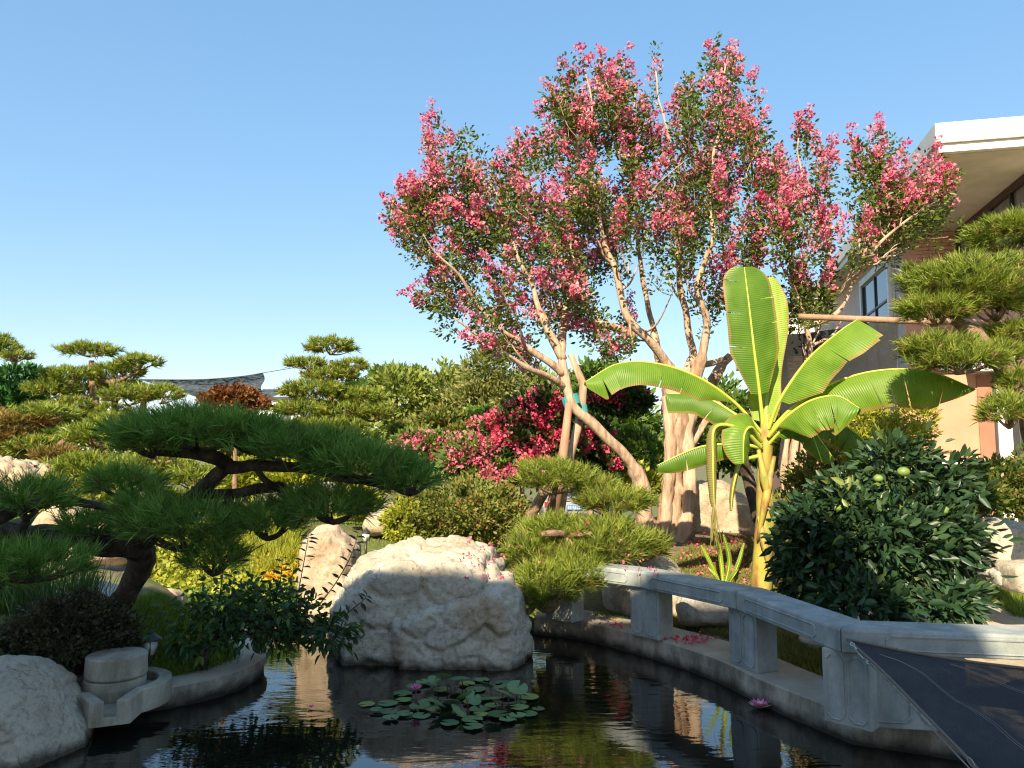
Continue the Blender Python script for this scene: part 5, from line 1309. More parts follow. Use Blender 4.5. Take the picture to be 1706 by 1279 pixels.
def blade(mid, wmax, nhint, foldL, foldR, mat, tears=(), prof=None, petiole=0.15, droop=0.25, wL=1.0, wR=1.0, rib=0.014, seed=1, name='leaf'):
    """mid: list of points; nhint: upper-face direction; fold angles in degrees lower each half; tears: list of (t, side, gap)"""
    Q = catmull(mid, 24); n = len(Q); nh = Vector(nhint).normalized()
    cols = 7; me_v, me_f, uvs = [], [], []
    prof = prof or (lambda t: (math.sin(math.pi * min(1, t ** 0.75)) ** 0.55) if t < 1 else 0)
    cum = [0]
    for i in range(1, n): cum.append(cum[-1] + (Q[i] - Q[i - 1]).length)
    tot = cum[-1]
    fr = []
    for i in range(n):
        t = (Q[min(i + 1, n - 1)] - Q[max(i - 1, 0)]).normalized()
        b = t.cross(nh).normalized(); nn = b.cross(t).normalized()
        fr.append((Q[i], t, b, nn))
    for side, fold, ws in ((1, foldL, wL), (-1, foldR, wR)):
        tl = sorted(x for x, sd2, g in tears if sd2 == side)
        prev = None
        for i in range(n):
            u = cum[i] / tot
            if u < petiole: continue
            tt = (u - petiole) / (1 - petiole)
            Wd = wmax * ws * max(0.0, prof(tt))
            q, t, b, nn = fr[i]
            # strips between tears spread apart a little at their ends
            cell = sum(1 for x in tl if x < u); jit = noise.noise(Vector((cell * 3.1 + seed, side * 5.0, 0)))
            row_ = []
            for c in range(cols + 1):
                s = c / cols
                ang = R(fold) + R(droop * 60) * s + (R(22) * jit * max(0.0, s - 0.25) if tl else 0)
                ang += R(5) * noise.noise(Vector((u * 9 + seed, s * 2, side)))
                p = q + (b * side * math.cos(ang) - nn * math.sin(ang)) * (Wd * s)
                if tl: p = p + t * (0.035 * jit * max(0.0, s - 0.25))
                p = p + t * (Wd * 0.18 * s)
                row_.append(p)
            cut = any(prev is not None and prev[1] < x <= u for x in tl)
            if cut:                                   # the next strip starts from the same place but hangs a little differently
                pu = prev[1]; q0, t0_, b0_, n0_ = fr[i - 1]; W0 = wmax * ws * max(0.0, prof((pu - petiole) / (1 - petiole))); j0 = len(me_v)
                for c in range(cols + 1):
                    s = c / cols; k_ = max(0.0, s - 0.25)
                    ang = R(fold) + R(droop * 60) * s + R(22) * jit * k_ + R(5) * noise.noise(Vector((pu * 9 + seed, s * 2, side)))
                    p = q0 + (b0_ * side * math.cos(ang) - n0_ * math.sin(ang)) * (W0 * s) + t0_ * (0.035 * jit * k_ + W0 * 0.18 * s + 0.016 * k_)
                    me_v.append(tuple(p)); uvs.append((pu * tot, s))
                prev = (j0, pu)
            i0 = len(me_v); me_v += [tuple(p) for p in row_]; uvs += [(u * tot, c / cols) for c in range(cols + 1)]
            if prev is not None:
                for c in range(cols):
                    a = prev[0] + c
                    me_f.append((a, a + 1, i0 + c + 1, i0 + c) if side > 0 else (a, i0 + c, i0 + c + 1, a + 1))
            prev = (i0, u)
    me = bpy.data.meshes.new(name); me.from_pydata(me_v, [], me_f); me.update()
    ul = me.uv_layers.new(name='UVMap')
    lv = np.zeros(len(me.loops), np.int32); me.loops.foreach_get('vertex_index', lv)
    ul.data.foreach_set('uv', np.array(uvs, np.float32)[lv].ravel())
    lf = link(name, me, mat, BN, True)
    mb = MB(); mb.tube([p + nh * 0.001 for p in Q], [rib * 1.7, rib, rib * 0.3], 8); mb.build('midrib', M['banana_rib'], lf, smooth=True)
    return lf
Y0 = YB
lobe = lambda t: (math.sin(math.pi * (0.06 + 0.90 * t)) ** 0.5)
blunt = lambda t: min(1.0, (t * 4.5 + 0.15)) * (1.0 if t < 0.93 else max(0, 1 - (t - 0.93) / 0.09))
blade([A(1272, 720, Y0), A(1266, 660, Y0 - .05), A(1256, 580, Y0 - .1), A(1248, 510, Y0 - .1), A(1240, 445, Y0)], 0.33, (0.25, -1, 0.0), -8, 10, M['banana_deep'], [(0.62, 1, 1), (0.78, 1, 1), (0.5, -1, 1), (0.7, -1, 1), (0.9, -1, 1)], prof=lambda t: min(1, 0.35 + t * 2.2) * (1 if t < .8 else math.sqrt(max(0, 1 - ((t - .8) / .21) ** 2))), petiole=0.22, droop=0.1, wL=0.95, wR=0.80, seed=2)
blade([A(1274, 715, Y0 + .1), A(1278, 660, Y0 + .2), A(1285, 590, Y0 + .3), A(1287, 520, Y0 + .35), A(1282, 462, Y0 + .4)], 0.30, (-0.2, -1, 0.1), -5, 0, M['banana_bright'], [], prof=lambda t: min(1, 0.55 + t * 3) * (0.86 + .14 * math.cos(t * 9)) * (1 if t < .8 else math.sqrt(max(0, 1 - ((t - .8) / .21) ** 2))), petiole=0.04, droop=0.05, wL=0.6, wR=0.8, seed=3)
blade([A(1272, 725, Y0), A(1225, 672, Y0 - .1), A(1165, 630, Y0 - .25), A(1095, 606, Y0 - .4), A(1030, 606, Y0 - .5), A(975, 636, Y0 - .55)], 0.28, (0.0, -0.25, 1), 8, 30, M['banana'], [(0.70, 1, 1), (0.86, -1, 1), (0.5, -1, 1), (0.62, -1, 1), (0.93, -1, 1), (0.42, 1, 1), (0.85, 1, 1)], prof=blunt, petiole=0.24, droop=0.45, seed=4)
blade([A(1270, 728, Y0 + .1), A(1225, 690, Y0 + .3), A(1170, 660, Y0 + .5), A(1110, 655, Y0 + .6)], 0.24, (0, -0.3, 1), 20, 35, M['banana_deep'], [(0.5, -1, 1)], prof=blunt, petiole=0.25, droop=0.45, seed=5)
blade([A(1280, 715, Y0 - .05), A(1300, 665, Y0 - .2), A(1345, 600, Y0 - .35), A(1395, 555, Y0 - .5), A(1428, 532, Y0 - .55)], 0.36, (-0.35, -0.55, 0.75), 10, 45, M['banana'], [(0.72, -1, 1), (0.88, -1, 1), (0.72, 1, 1)], prof=lambda t: min(1, .3 + t * 3.2) * (1 if t < .95 else .9), petiole=0.22, droop=0.15, wR=0.45, seed=6)
blade([A(1280, 722, Y0), A(1320, 680, Y0 - .2), A(1385, 640, Y0 - .4), A(1460, 618, Y0 - .6), A(1545, 618, Y0 - .8), A(1625, 648, Y0 - .95)], 0.40, (0.0, -0.3, 1), 42, 0, M['banana'], [(0.45, -1, 1), (0.55, 1, 1), (0.63, 1, 1), (0.70, 1, 1), (0.84, -1, 1), (0.88, 1, 1), (0.58, -1, 1), (0.75, -1, 1)], prof=lambda t: min(1, t * 4 + .15) * (1 if t < .72 else max(0, 1 - ((t - .72) / .29) ** 1.6)), petiole=0.2, droop=0.4, seed=7)
blade([A(1280, 728, Y0 - .1), A(1310, 695, Y0 - .3), A(1350, 668, Y0 - .5), A(1395, 660, Y0 - .65), A(1432, 680, Y0 - .75)], 0.36, (0.05, -0.45, 0.9), 34, 10, M['banana'], [(0.42, 1, 1), (0.55, 1, 1), (0.62, 1, 1), (0.72, 1, 1), (0.8, 1, 1), (0.7, -1, 1)], prof=blunt, petiole=0.16, droop=0.4, seed=8)
blade([A(1282, 735, Y0 + .1), A(1330, 705, Y0 + .1), A(1385, 700, Y0 + .1), A(1435, 730, Y0 + .05), A(1450, 770, Y0)], 0.27, (0, -0.4, 1), 30, 35, M['banana_deep'], [(0.4, 1, 1), (0.5, 1, 1), (0.6, 1, 1), (0.7, 1, 1), (0.55, -1, 1), (0.75, -1, 1)], prof=blunt, petiole=0.15, droop=0.5, seed=9)
blade([A(1280, 740, Y0 - .05), A(1310, 712, Y0 - .2), A(1350, 715, Y0 - .25), A(1390, 765, Y0 - .2)], 0.2, (0.1, -0.5, 1), 35, 35, M['banana_deep'], [(0.5, 1, 1), (0.7, -1, 1)], prof=lobe, petiole=0.15, droop=0.5, seed=10)
blade([A(1266, 745, Y0 - .1), A(1225, 740, Y0 - .2), A(1165, 745, Y0 - .25), A(1095, 775, Y0 - .3)], 0.20, (0, -0.35, 1), 20, 40, M['banana_deep'], [(0.55, 1, 1), (0.75, -1, 1)], prof=lobe, petiole=0.18, droop=0.5, seed=11)
blade([A(1268, 735, Y0 - .12), A(1252, 712, Y0 - .3), A(1240, 725, Y0 - .42), A(1238, 772, Y0 - .45)], 0.23, (0.2, -1, 0.4), 5, 30, M['banana'], [], prof=lobe, petiole=0.12, droop=0.3, seed=12)
blade([A(1268, 745, Y0 - .1), A(1235, 715, Y0 - .3), A(1192, 712, Y0 - .4), A(1188, 770, Y0 - .42), A(1190, 845, Y0 - .4)], 0.20, (-0.2, -1, 0.3), 30, 40, M['banana_dead'], [(0.4, 1, 1), (0.55, -1, 1), (0.7, 1, 1), (0.8, -1, 1)], prof=lobe, petiole=0.25, droop=0.8, seed=13, rib=0.016)
blade([A(1262, 760, Y0 - .1), A(1235, 770, Y0 - .25), A(1222, 810, Y0 - .3), A(1218, 850, Y0 - .3)], 0.17, (-0.3, -1, 0.2), 40, 50, M['banana_dead'], [(0.5, 1, 1), (0.6, -1, 1)], prof=lobe, petiole=0.2, droop=0.9, seed=14)
mb = MB()
for k in range(14):
    x = 1190 + random.uniform(-5, 6)
    mb.tube(catmull([A(1190, 835, Y0 - .4), A(x, 870, Y0 - .4 + random.uniform(-.05, .05)), A(x + random.uniform(-7, 10), 905 + random.uniform(-8, 14), Y0 - .4)], 4), [0.008, 0.003], 5)
mb.build('dry_shreds', M['banana_dead'], BN, smooth=True)['kind'] = 'stuff'
# sucker at its foot
bs = A(1205, 985, 8.2)
BNk = BN
BN = empty('banana_sucker', bs, 'young banana sucker at the foot of the banana stem', 'banana plant')
for k, (p1, p2, w_) in enumerate((((1200, 930), (1190, 880), .028), ((1215, 935), (1205, 890), .026), ((1185, 940), (1168, 908), .024), ((1228, 945), (1240, 905), .026), ((1195, 960), (1180, 945), .022), ((1222, 960), (1230, 948), .022))):
    blade([A(1205, 985, 8.2), A(*p1, 8.2 - .02 * k), A(*p2, 8.15)], w_, (0.3 * (k - 2.5), -1, 0.3), 10, 10, M['banana'] if k % 2 else M['banana_bright'], [], prof=lobe, petiole=0.1, droop=0.2, rib=0.004, seed=30 + k)
BN = BNk

# ------------------------------------------------------------------ citrus bush and other right-hand shrubs
cit = leafy('citrus_bush', 'dense dark glossy citrus bush with green fruit behind the balustrade corner', 'bush',
      [(1490, 785, 62, 42, 6.9), (1425, 835, 66, 42, 6.7), (1545, 805, 60, 45, 6.9), (1365, 885, 58, 48, 6.6), (1450, 900, 90, 62, 6.5), (1540, 890, 72, 62, 6.6), (1602, 850, 42, 58, 6.8), (1395, 955, 66, 40, 6.5), (1490, 965, 56, 34, 6.4), (1590, 945, 48, 52, 6.6), (1318, 905, 32, 40, 6.6), (1608, 1000, 32, 26, 6.4), (1330, 950, 30, 34, 6.5), (1440, 1000, 80, 20, 6.1), (1560, 1002, 66, 22, 6.0)], 6.7, M['leaf_citrus'], 520, 16, 0.115, 0.42,
      [[(1530, 1040, 6.6), (1515, 980, 6.6), (1480, 900, 6.7)], [(1420, 1030, 6.6), (1425, 960, 6.6), (1440, 900, 6.7)]], 7, 'bark_pine', up=0.1, spread=0.24, hexa=True, seed=101, shell=0.5, crown='foliage')
for k, (px, py, r_) in enumerate(((1505, 786, 9), (1463, 797, 7), (1572, 850, 8), (1395, 846, 7))):
    bm = bmesh.new(); bmesh.ops.create_uvsphere(bm, u_segments=16, v_segments=10, radius=r_ * S(6.3)); c = A(px, py, 6.3 + 0.05 * k)
    for v in bm.verts: v.co = Vector((v.co.x * 1.15, v.co.y, v.co.z * (0.95 if v.co.z > 0 else 0.88))) + c
    me = bpy.data.meshes.new('fruit'); bm.to_mesh(me); bm.free(); link('fruit', me, M['fruit'], cit, True)
leafy('hedge_bush', 'sunlit bush right of the citrus bush below the glass door', 'bush', [(1660, 815, 60, 46, 9.0), (1720, 800, 50, 50, 9.0), (1610, 830, 50, 40, 8.8)], 9.0, M['leaf_crape'], 200, 34, 0.07, 0.5, [[(1665, 900, 9), (1665, 830, 9)]], 5, seed=103)
leafy('maple_sapling', 'feathery yellow green young tree between banana and stucco wall', 'tree', [(1445, 700, 46, 24, 9.6), (1530, 700, 34, 26, 9.8), (1480, 730, 60, 26, 9.5), (1410, 740, 40, 26, 9.5)], 9.6, M['leaf_yellow'], 150, 34, 0.075, 0.32, [[(1500, 900, 9.6), (1502, 800, 9.6), (1490, 720, 9.6)]], 4, 'bark_crape', seed=105)
leafy('hedge_bush', 'shaded bush between the pale stems and the citrus bush', 'bush', [(1370, 800, 50, 50, 9.2), (1330, 860, 40, 50, 9.2)], 9.2, M['leaf_olive'], 120, 34, 0.07, 0.5, [[(1365, 910, 9.2), (1365, 820, 9.2)]], 4, seed=107)

# dark leafy shrub overhanging the pond, with long sprigs
shr = leafy('pond_shrub', 'dark leafy shrub overhanging the pond beside the island kerb', 'shrub',
      [(385, 1015, 68, 45, 6.5), (340, 1045, 50, 40, 6.4), (450, 1010, 60, 36, 6.6), (505, 1030, 40, 36, 6.6), (430, 1045, 60, 30, 6.5), (550, 1050, 40, 22, 6.5)], 6.5, M['leaf_shrub'], 120, 16, 0.075, 0.5,
      [[(338, 1130, 6.4), (345, 1085, 6.4), (375, 1030, 6.45)], [(375, 1030, 6.45), (430, 1025, 6.5), (520, 1040, 6.55)]], 6, 'bark_pine', up=-0.25, spread=0.30, hexa=True, seed=111, shell=0.35, crown='foliage')
lfm = MB(); hx = [(0, 0, 0), (0.30, 0.23, 0.05), (0.68, 0.18, 0.03), (1, 0, -0.10), (0.68, -0.18, 0.03), (0.30, -0.23, 0.05)]
lfm.v = [tuple(x * 0.075 for x in p) for p in hx]; lfm.f = [(0, 1, 2, 3), (0, 3, 4, 5)]; sprig_leaf = lfm.mesh('leaf'); sprig_leaf.materials.append(M['leaf_dark'])
def sprig(label, pts, n, fl=1.0):
    Q = catmull([A(*p) for p in pts], 10)
    t = empty('leafy_sprig', Q[0], label, 'sprig', 'long sprigs above the pond shrub')
    mb = MB(); mb.tube(Q, [0.006, 0.002], 5); mb.build('stem', M['bark_pine'], t, smooth=True)
    for k in range(n):
        u = (0.18 + 0.82 * k / (n - 1)) * (len(Q) - 1); i = min(int(u), len(Q) - 2); p = Q[i].lerp(Q[i + 1], u - i); d = (Q[i + 1] - Q[i]).normalized()
        s = 1 if k % 2 else -1
        sv = d.cross(Vector((0, -1, 0))).normalized() * s
        x = (sv * 0.9 + d * 0.15 + Vector((0, random.uniform(-.5, .5), random.uniform(-.25, .25)))).normalized()
        zv = (UP * 1.0 + Vector((random.uniform(-.4, .4), -0.3, 0))); yv = zv.cross(x).normalized(); zv = x.cross(yv)
        o = bpy.data.objects.new('leaf', sprig_leaf); C.objects.link(o); o.parent = t
        sc = (0.75 + 0.5 * random.random()) * fl * (0.7 if k == n - 1 else 1)
        m = Matrix((x * sc, yv * sc, zv * sc)).transposed().to_4x4(); m.translation = p - Vector(t.location)
        o.matrix_local = m
sprig('upright sprig with paired leaves in front of the tan boulder', [(490, 1020, 6.5), (502, 960, 6.45), (512, 905, 6.4), (514, 890, 6.4)], 18)
sprig('sprig arching right across the edge of the huge boulder', [(530, 1010, 6.5), (560, 970, 6.45), (585, 925, 6.4), (597, 888, 6.4)], 17)
sprig('short sprig nodding against the huge boulder face', [(545, 1045, 6.5), (580, 1020, 6.4), (605, 1000, 6.35), (612, 990, 6.3)], 11)
sprig('thin tall sprig left of the orange flower patch', [(365, 1000, 6.4), (372, 950, 6.35), (376, 910, 6.3)], 11)
sprig('second thin sprig above the middle of the pond shrub', [(455, 1005, 6.5), (468, 960, 6.45), (470, 930, 6.4)], 10)
sprig('drooping sprig at the right end of the pond shrub', [(520, 1040, 6.5), (570, 1045, 6.4), (605, 1070, 6.35)], 12, 0.9)

# ------------------------------------------------------------------ water lilies and floating flowers
LY = empty('water_lily', Z(770, 1165, 0), 'patch of round green water lily leaves with one pink flower on the pond', 'water lily')
def pad_mesh(dish, seed):
    mb = MB(); n = 26; rings = (0.0, 0.55, 1.0)
    mb.v.append((0, 0, 0)); rows = []
    for r_ in rings[1:]:
        row_ = []
        for k in range(n):
            a = R(14) + (2 * math.pi - R(28)) * k / (n - 1)
            wob = 1 + 0.03 * math.sin(3 * a + seed)
            row_.append(len(mb.v)); mb.v.append((r_ * wob * math.cos(a), r_ * wob * math.sin(a), dish * r_ * r_ + 0.02 * math.sin(5 * a + seed) * r_))
        rows.append(row_)
    for k in range(n - 1):
        mb.f.append((0, rows[0][k], rows[0][k + 1])); mb.f.append((rows[0][k], rows[1][k], rows[1][k + 1], rows[0][k + 1]))
    m_ = mb.mesh('leaf'); m_.materials.append(M['lily']); m_.polygons.foreach_set('use_smooth', [True] * len(m_.polygons)); return m_
pms = [pad_mesh(0.04, 1), pad_mesh(0.02, 3), pad_mesh(-0.22, 5), pad_mesh(0.10, 8)]
flat = [(611, 1174, 13), (646, 1173, 16), (671, 1157, 15), (673, 1168, 12), (648, 1188, 14), (674, 1192, 13), (651, 1199, 13), (628, 1186, 11), (699, 1181, 17), (702, 1193, 15), (710, 1170, 13), (749, 1206, 15), (787, 1201, 17), (788, 1213, 16), (830, 1193, 17), (845, 1202, 13), (862, 1196, 14), (865, 1183, 15), (880, 1190, 15), (897, 1182, 10), (867, 1172, 10), (881, 1163, 16), (799, 1184, 17), (801, 1193, 12), (820, 1179, 12), (705, 1139, 12), (689, 1147, 12), (839, 1138, 13), (792, 1150, 16), (803, 1134, 12), (778, 1141, 13), (808, 1165, 13), (785, 1172, 13), (735, 1152, 13), (845, 1160, 12), (722, 1186, 12)]
for k, (px, py, r_) in enumerate(flat):
    p = Z(px, py, 0.0); o = bpy.data.objects.new('leaf', pms[k % 2]); C.objects.link(o); o.parent = LY
    o.location = Vector((p.x, p.y, 0.006 + 0.0022 * (k % 9))) - Vector(LY.location); o.rotation_euler = (random.uniform(-.02, .02), random.uniform(-.02, .02), random.random() * 6.28); s = r_ * S(p.y) * 1.02; o.scale = (s, s, s)
mbs = MB()
for k, (px, py, r_, h_) in enumerate([(725, 1131, 11, .10), (740, 1127, 12, .13), (765, 1126, 16, .10), (746, 1140, 15, .08), (752, 1165, 16, .09), (727, 1171, 15, .07), (767, 1181, 14, .06), (821, 1164, 13, .10), (841, 1151, 13, .12), (862, 1146, 16, .11), (812, 1138, 12, .10), (773, 1160, 14, .10), (790, 1160, 13, .07), (832, 1145, 12, .09), (855, 1140, 13, .10)]):
    p = Z(px, py, h_); o = bpy.data.objects.new('leaf', pms[2 + k % 2]); C.objects.link(o); o.parent = LY
    o.location = p - Vector(LY.location); o.rotation_euler = (random.uniform(0.1, .7), random.uniform(-.5, .5), random.random() * 1.2 - 0.6 + (3.14 if k % 3 else 1.5)); s = r_ * S(p.y) * 1.1; o.scale = (s, s, s)
    mbs.tube(catmull([p, p.lerp(Vector((p.x + .03, p.y + .02, 0)), .5) + Vector((.01, 0, 0)), Vector((p.x + .03, p.y + .03, -.05))], 4), 0.0045, 5)
mbs.build('stems', M['lily_stem'], LY, smooth=True)['kind'] = 'stuff'
def flower(parent, c, r_, tiers, stem=None):
    for (n, tilt, rad, mat) in tiers:
        for k in range(n):
            a = 2 * math.pi * (k + 0.5 * (rad < 1)) / n; d = Vector((math.cos(a), math.sin(a), 0)); s = Vector((-d.y, d.x, 0))
            ax = d * math.cos(R(tilt)) + UP * math.sin(R(tilt)); L = r_ * rad
            mb = MB(); mb.v = [tuple(c), tuple(c + ax * L * .5 + s * L * .2 + UP * L * .02), tuple(c + ax * L + UP * L * .08), tuple(c + ax * L * .5 - s * L * .2 + UP * L * .02), tuple(c + ax * L * .5 - UP * L * .05)]
            mb.f = [(0, 1, 4), (1, 2, 4), (2, 3, 4), (3, 0, 4)]
            mb.build('petal', M[mat], parent, smooth=True)
fl = MB(); fc = Z(693, 1150, 0.11); fl.tube([fc, Vector((fc.x, fc.y, -.02))], 0.006, 6); fst = fl.build('flower', M['lily_stem'], LY)
flower(fst, fc, 0.062, [(8, 30, 1.0, 'lotus_pink'), (7, 60, 0.85, 'lotus_pink'), (5, 80, 0.6, 'lotus_white')])
ff = Z(1266, 1180, 0.0); FF = empty('floating_flower', ff, 'white and pink flower floating alone near the curved kerb', 'flower')
flower(FF, ff + UP * 0.012, 0.09, [(13, 12, 1.0, 'lotus_white'), (11, 28, 0.95, 'lotus_pink'), (8, 55, 0.5, 'lotus_white')])
for k, (px, py, lab) in enumerate(((450, 1175, 'crimson blossom floating nearest the island kerb'), (518, 1179, 'crimson blossom floating right of the other one'))):
    c = Z(px, py, 0.004); t = empty('floating_blossom', c, lab, 'flower', 'fallen blossoms on the pond'); flower(t, c + UP * .004, 0.035, [(6, 20, 1.0, 'lotus_pink'), (5, 50, .7, 'lotus_pink')])

# fallen petals on grass, kerb, boulder and pine
pts = []
for (px, py, z, sx, sy, n) in [(1180, 930, .6, 90, 25, 260), (1230, 960, .35, 60, 25, 200), (1150, 1062, .22, 45, 8, 90), (1000, 1040, .22, 60, 8, 60), (1250, 1010, .3, 60, 12, 70)]:
    for _ in range(n):
        p = Z(px + random.gauss(0, sx * .5), py + random.gauss(0, sy * .5), z); h = gz(p.x, p.y)
        sdv = float(pond_sd(np.array([p.x]), np.array([p.y]))[0])
        if sdv < 0: continue
        if sdv < 0.47 and p.y < 8.3: h = 0.206
        pts.append((p.x, p.y, h + 0.06 * (sdv > .5) + 0.004))
P = np.array(pts); D = unit(np.concatenate([rng.normal(size=(len(P), 2)), np.full((len(P), 1), 0.12)], 1))
o = add_leaves('fallen_petals', P, D, 0.035, 0.03, M['crimson']); tag(o, 'pink petals fallen on the grass and kerb', 'petals', kind='stuff')
# petals caught on the boulder and on the low pine
hp = []
dg = bpy.context.evaluated_depsgraph_get()
hitn = 0
for _ in range(80):
    px, py = random.choice([(random.uniform(770, 850), random.uniform(895, 965)), (random.uniform(860, 1100), random.uniform(775, 940)), (random.uniform(1020, 1130), random.uniform(925, 960))])
    ok, loc, nrm_, i_, ob_, m_ = scene.ray_cast(dg, Vector((0, 0, ZC)), ray(px, py).normalized())
    if ok and 6 < loc.y < 10: hp.append(tuple(loc + Vector((0, -0.006, 0.01))))
P = np.array(hp); D = unit(rng.normal(size=(len(P), 3)) * np.array([1, .4, .5]))
bl_ = np.concatenate([P, np.full((len(P), 1), 0.016)], 1)
o = bloom_heads(None, bl_, M['pink'], 5, 0.024, 'caught_petals'); tag(o, 'pink petals caught on the huge boulder and low pine', 'petals', kind='stuff')

# ------------------------------------------------------------------ small furniture of the garden
def garden_lamp(label, px, pyb, pyt, Y, hat):
    b = A(px, pyb, Y); tp = A(px, pyt, Y); h = tp.z - b.z
    t = empty('garden_lamp', b, label, 'lamp', 'garden lamps')
    mb = MB(); mb.tube([b, b + UP * h * 0.66], 0.016, 10); mb.build('post', M['metal_dark'], t, smooth=True)
    mb = MB(); mb.lathe([(0.03, 0), (0.055, 0.07), (0.05, 0.11)], b + UP * h * 0.66, 16); mb.build('lamp_glass', M['frame_white'], t, smooth=True)
    mb = MB(); mb.lathe([(hat, 0), (hat * 0.95, 0.012), (hat * 0.35, 0.05), (0.008, 0.075)], b + UP * (h * 0.66 + 0.112), 16); mb.build('lamp_cap', M['metal_dark'], t)
    mb = MB()
    for k in range(4):
        a = k * math.pi / 2 + .4; q = b + UP * h * 0.66 + Vector((math.cos(a) * .052, math.sin(a) * .052, 0)); mb.tube([q, q + UP * 0.115], 0.005, 5)
    mb.build('cage', M['metal_dark'], t)
garden_lamp('slim garden lamp on the lit lawn left of the huge boulder', 609, 935, 885, 10.4, 0.062)
garden_lamp('small dark capped garden lamp behind the millstone fountain', 249, 1112, 1079, 6.3, 0.085)
# slab bridge and stepping disc and path
mb = MB(); q = [Z(120, 952, .45), Z(215, 950, .45), Z(210, 968, .45), Z(165, 978, .45), Z(110, 972, .45)]; mb.prism(q, (0, 0, 0.07)); o = mb.build('stone_slab', M['rock_grey'], bevel=0.01); tag(o, 'flat grey brown stone slab behind the bent pine trunk', 'slab')
mb = MB(); sc_ = Z(1378, 1072, gz(*Z(1378, 1072, .25).to_2d()) + 0.03); mb.lathe([(0.24, -0.05), (0.25, 0.0), (0.24, 0.02), (0.0, 0.022)], sc_ + UP * 0.03, 36); o = mb.build('stepping_stone', M['path']); tag(o, 'round stepping stone in the grass behind the balustrade', 'stone')
PT = []
for k in range(7):
    a = Vector((3.9 + k * 0.16, 5.55 + k * 0.52, 0)); hz = gz(a.x, a.y)
    PT.append((a, hz))
mb = MB(); mb.box(Vector((4.45, 7.0, 0.14)), Vector((0.95, 0.2, 0)), Vector((-0.3, 2.2, 0)), UP * 0.12); pth = mb.build('path', M['path'], bevel=0.01); pth['kind'] = 'structure'
for k in range(5):
    mb = MB(); mb.box(Vector((4.1 + k * 0.16, 5.35 + k * 0.66, 0.275)), Vector((0.62, 0.10, 0)), Vector((-0.05, 0.31, 0)), UP * 0.02); mb.build('paving_slab', M['path'], pth, bevel=0.006)
# wooden bench glimpsed at the right edge
bc = A(1712, 885, 10.0); BE_ = empty('wooden_bench', (bc.x, bc.y, gz(bc.x, bc.y)), 'yellow slatted wooden bench at the right edge behind the cream boulder', 'bench')
M['bench'] = noisy('bench', [(0.3, (0.40, 0.24, 0.05)), (0.7, (0.56, 0.36, 0.09))], scale=8, rough=0.6, bscale=30, bstr=0.2)
for k in range(4):
    mb = MB(); mb.box(Vector((bc.x + .35, bc.y + k * .11, bc.z + .04)), Vector((.55, 0, 0)), Vector((0, .045, 0)), UP * .016); mb.build('slat', M['bench'], BE_)
for sx in (-.1, .8):
    for sy in (.02, .31):
        mb = MB(); hh = (bc.z + .02 - (gz(bc.x, bc.y) - .05)) / 2; mb.box(Vector((bc.x + sx, bc.y + sy, gz(bc.x, bc.y) - .05 + hh)), Vector((.03, 0, 0)), Vector((0, .03, 0)), UP * hh); mb.build('leg', M['bench'], BE_)

# blue-grey net hung among the pines
NF = empty('hanging_net', A(335, 640, 19), 'blue-grey shade net sagging between the two background pines', 'shade net')
top = catmull([A(232, 632, 19), A(330, 632, 19), A(400, 627, 19), A(438, 621, 19)], 8); low = catmull([A(232, 632, 19), A(300, 652, 19.1), A(345, 663, 19.2), A(438, 656, 19.2)], 8)
V = []; nvv = 8
for a, b in zip(top, low):
    for j in range(nvv + 1): V.append(tuple(a.lerp(b, j / nvv) + Vector((0, 0.15 * math.sin(j * 0.8), 0))))
F = [(i * (nvv + 1) + j, i * (nvv + 1) + j + 1, (i + 1) * (nvv + 1) + j + 1, (i + 1) * (nvv + 1) + j) for i in range(len(top) - 1) for j in range(nvv)]
me = bpy.data.meshes.new('net_sheet'); me.from_pydata(V, [], F); me.update(); link('net_sheet', me, M['net_far'], NF, True)
cloth('net_sheet', [A(438, 648, 19.2), A(512, 645, 19), A(470, 656, 18.6), A(395, 672, 18.6)], 8, 5, 0.05, M['net_far'], None, NF)
mb = MB(); mb.tube([A(438, 621, 19), A(480, 614, 18), A(530, 604, 16)], 0.008, 5); mb.build('stay_wire', M['metal_dark'], NF)
mb = MB(); mb.tube(top, 0.012, 5); mb.build('hem', M['metal_dark'], NF)
# pale distant house wall seen below the net
HS = empty('far_house', A(460, 720, 48), 'pale distant house wall glimpsed below the blue-grey net', 'house')
c = A(462, 700, 48); mb = MB(); mb.box(Vector((c.x, c.y + 3, c.z - .2)), (1.5, 0, 0), (0, 3, 0), UP * 1.5); mb.build('wall', M['frame_white'], HS)
mb = MB(); mb.box(Vector((c.x, c.y + 3, c.z + 1.38)), (1.7, 0, 0), (0, 3.2, 0), UP * .08); mb.build('roof', M['metal_dark'], HS)
mb = MB(); mb.box(Vector((c.x + .5, c.y - .01, c.z + .3)), (.35, 0, 0), (0, .02, 0), UP * .5); mb.build('window', M['glass'], HS)

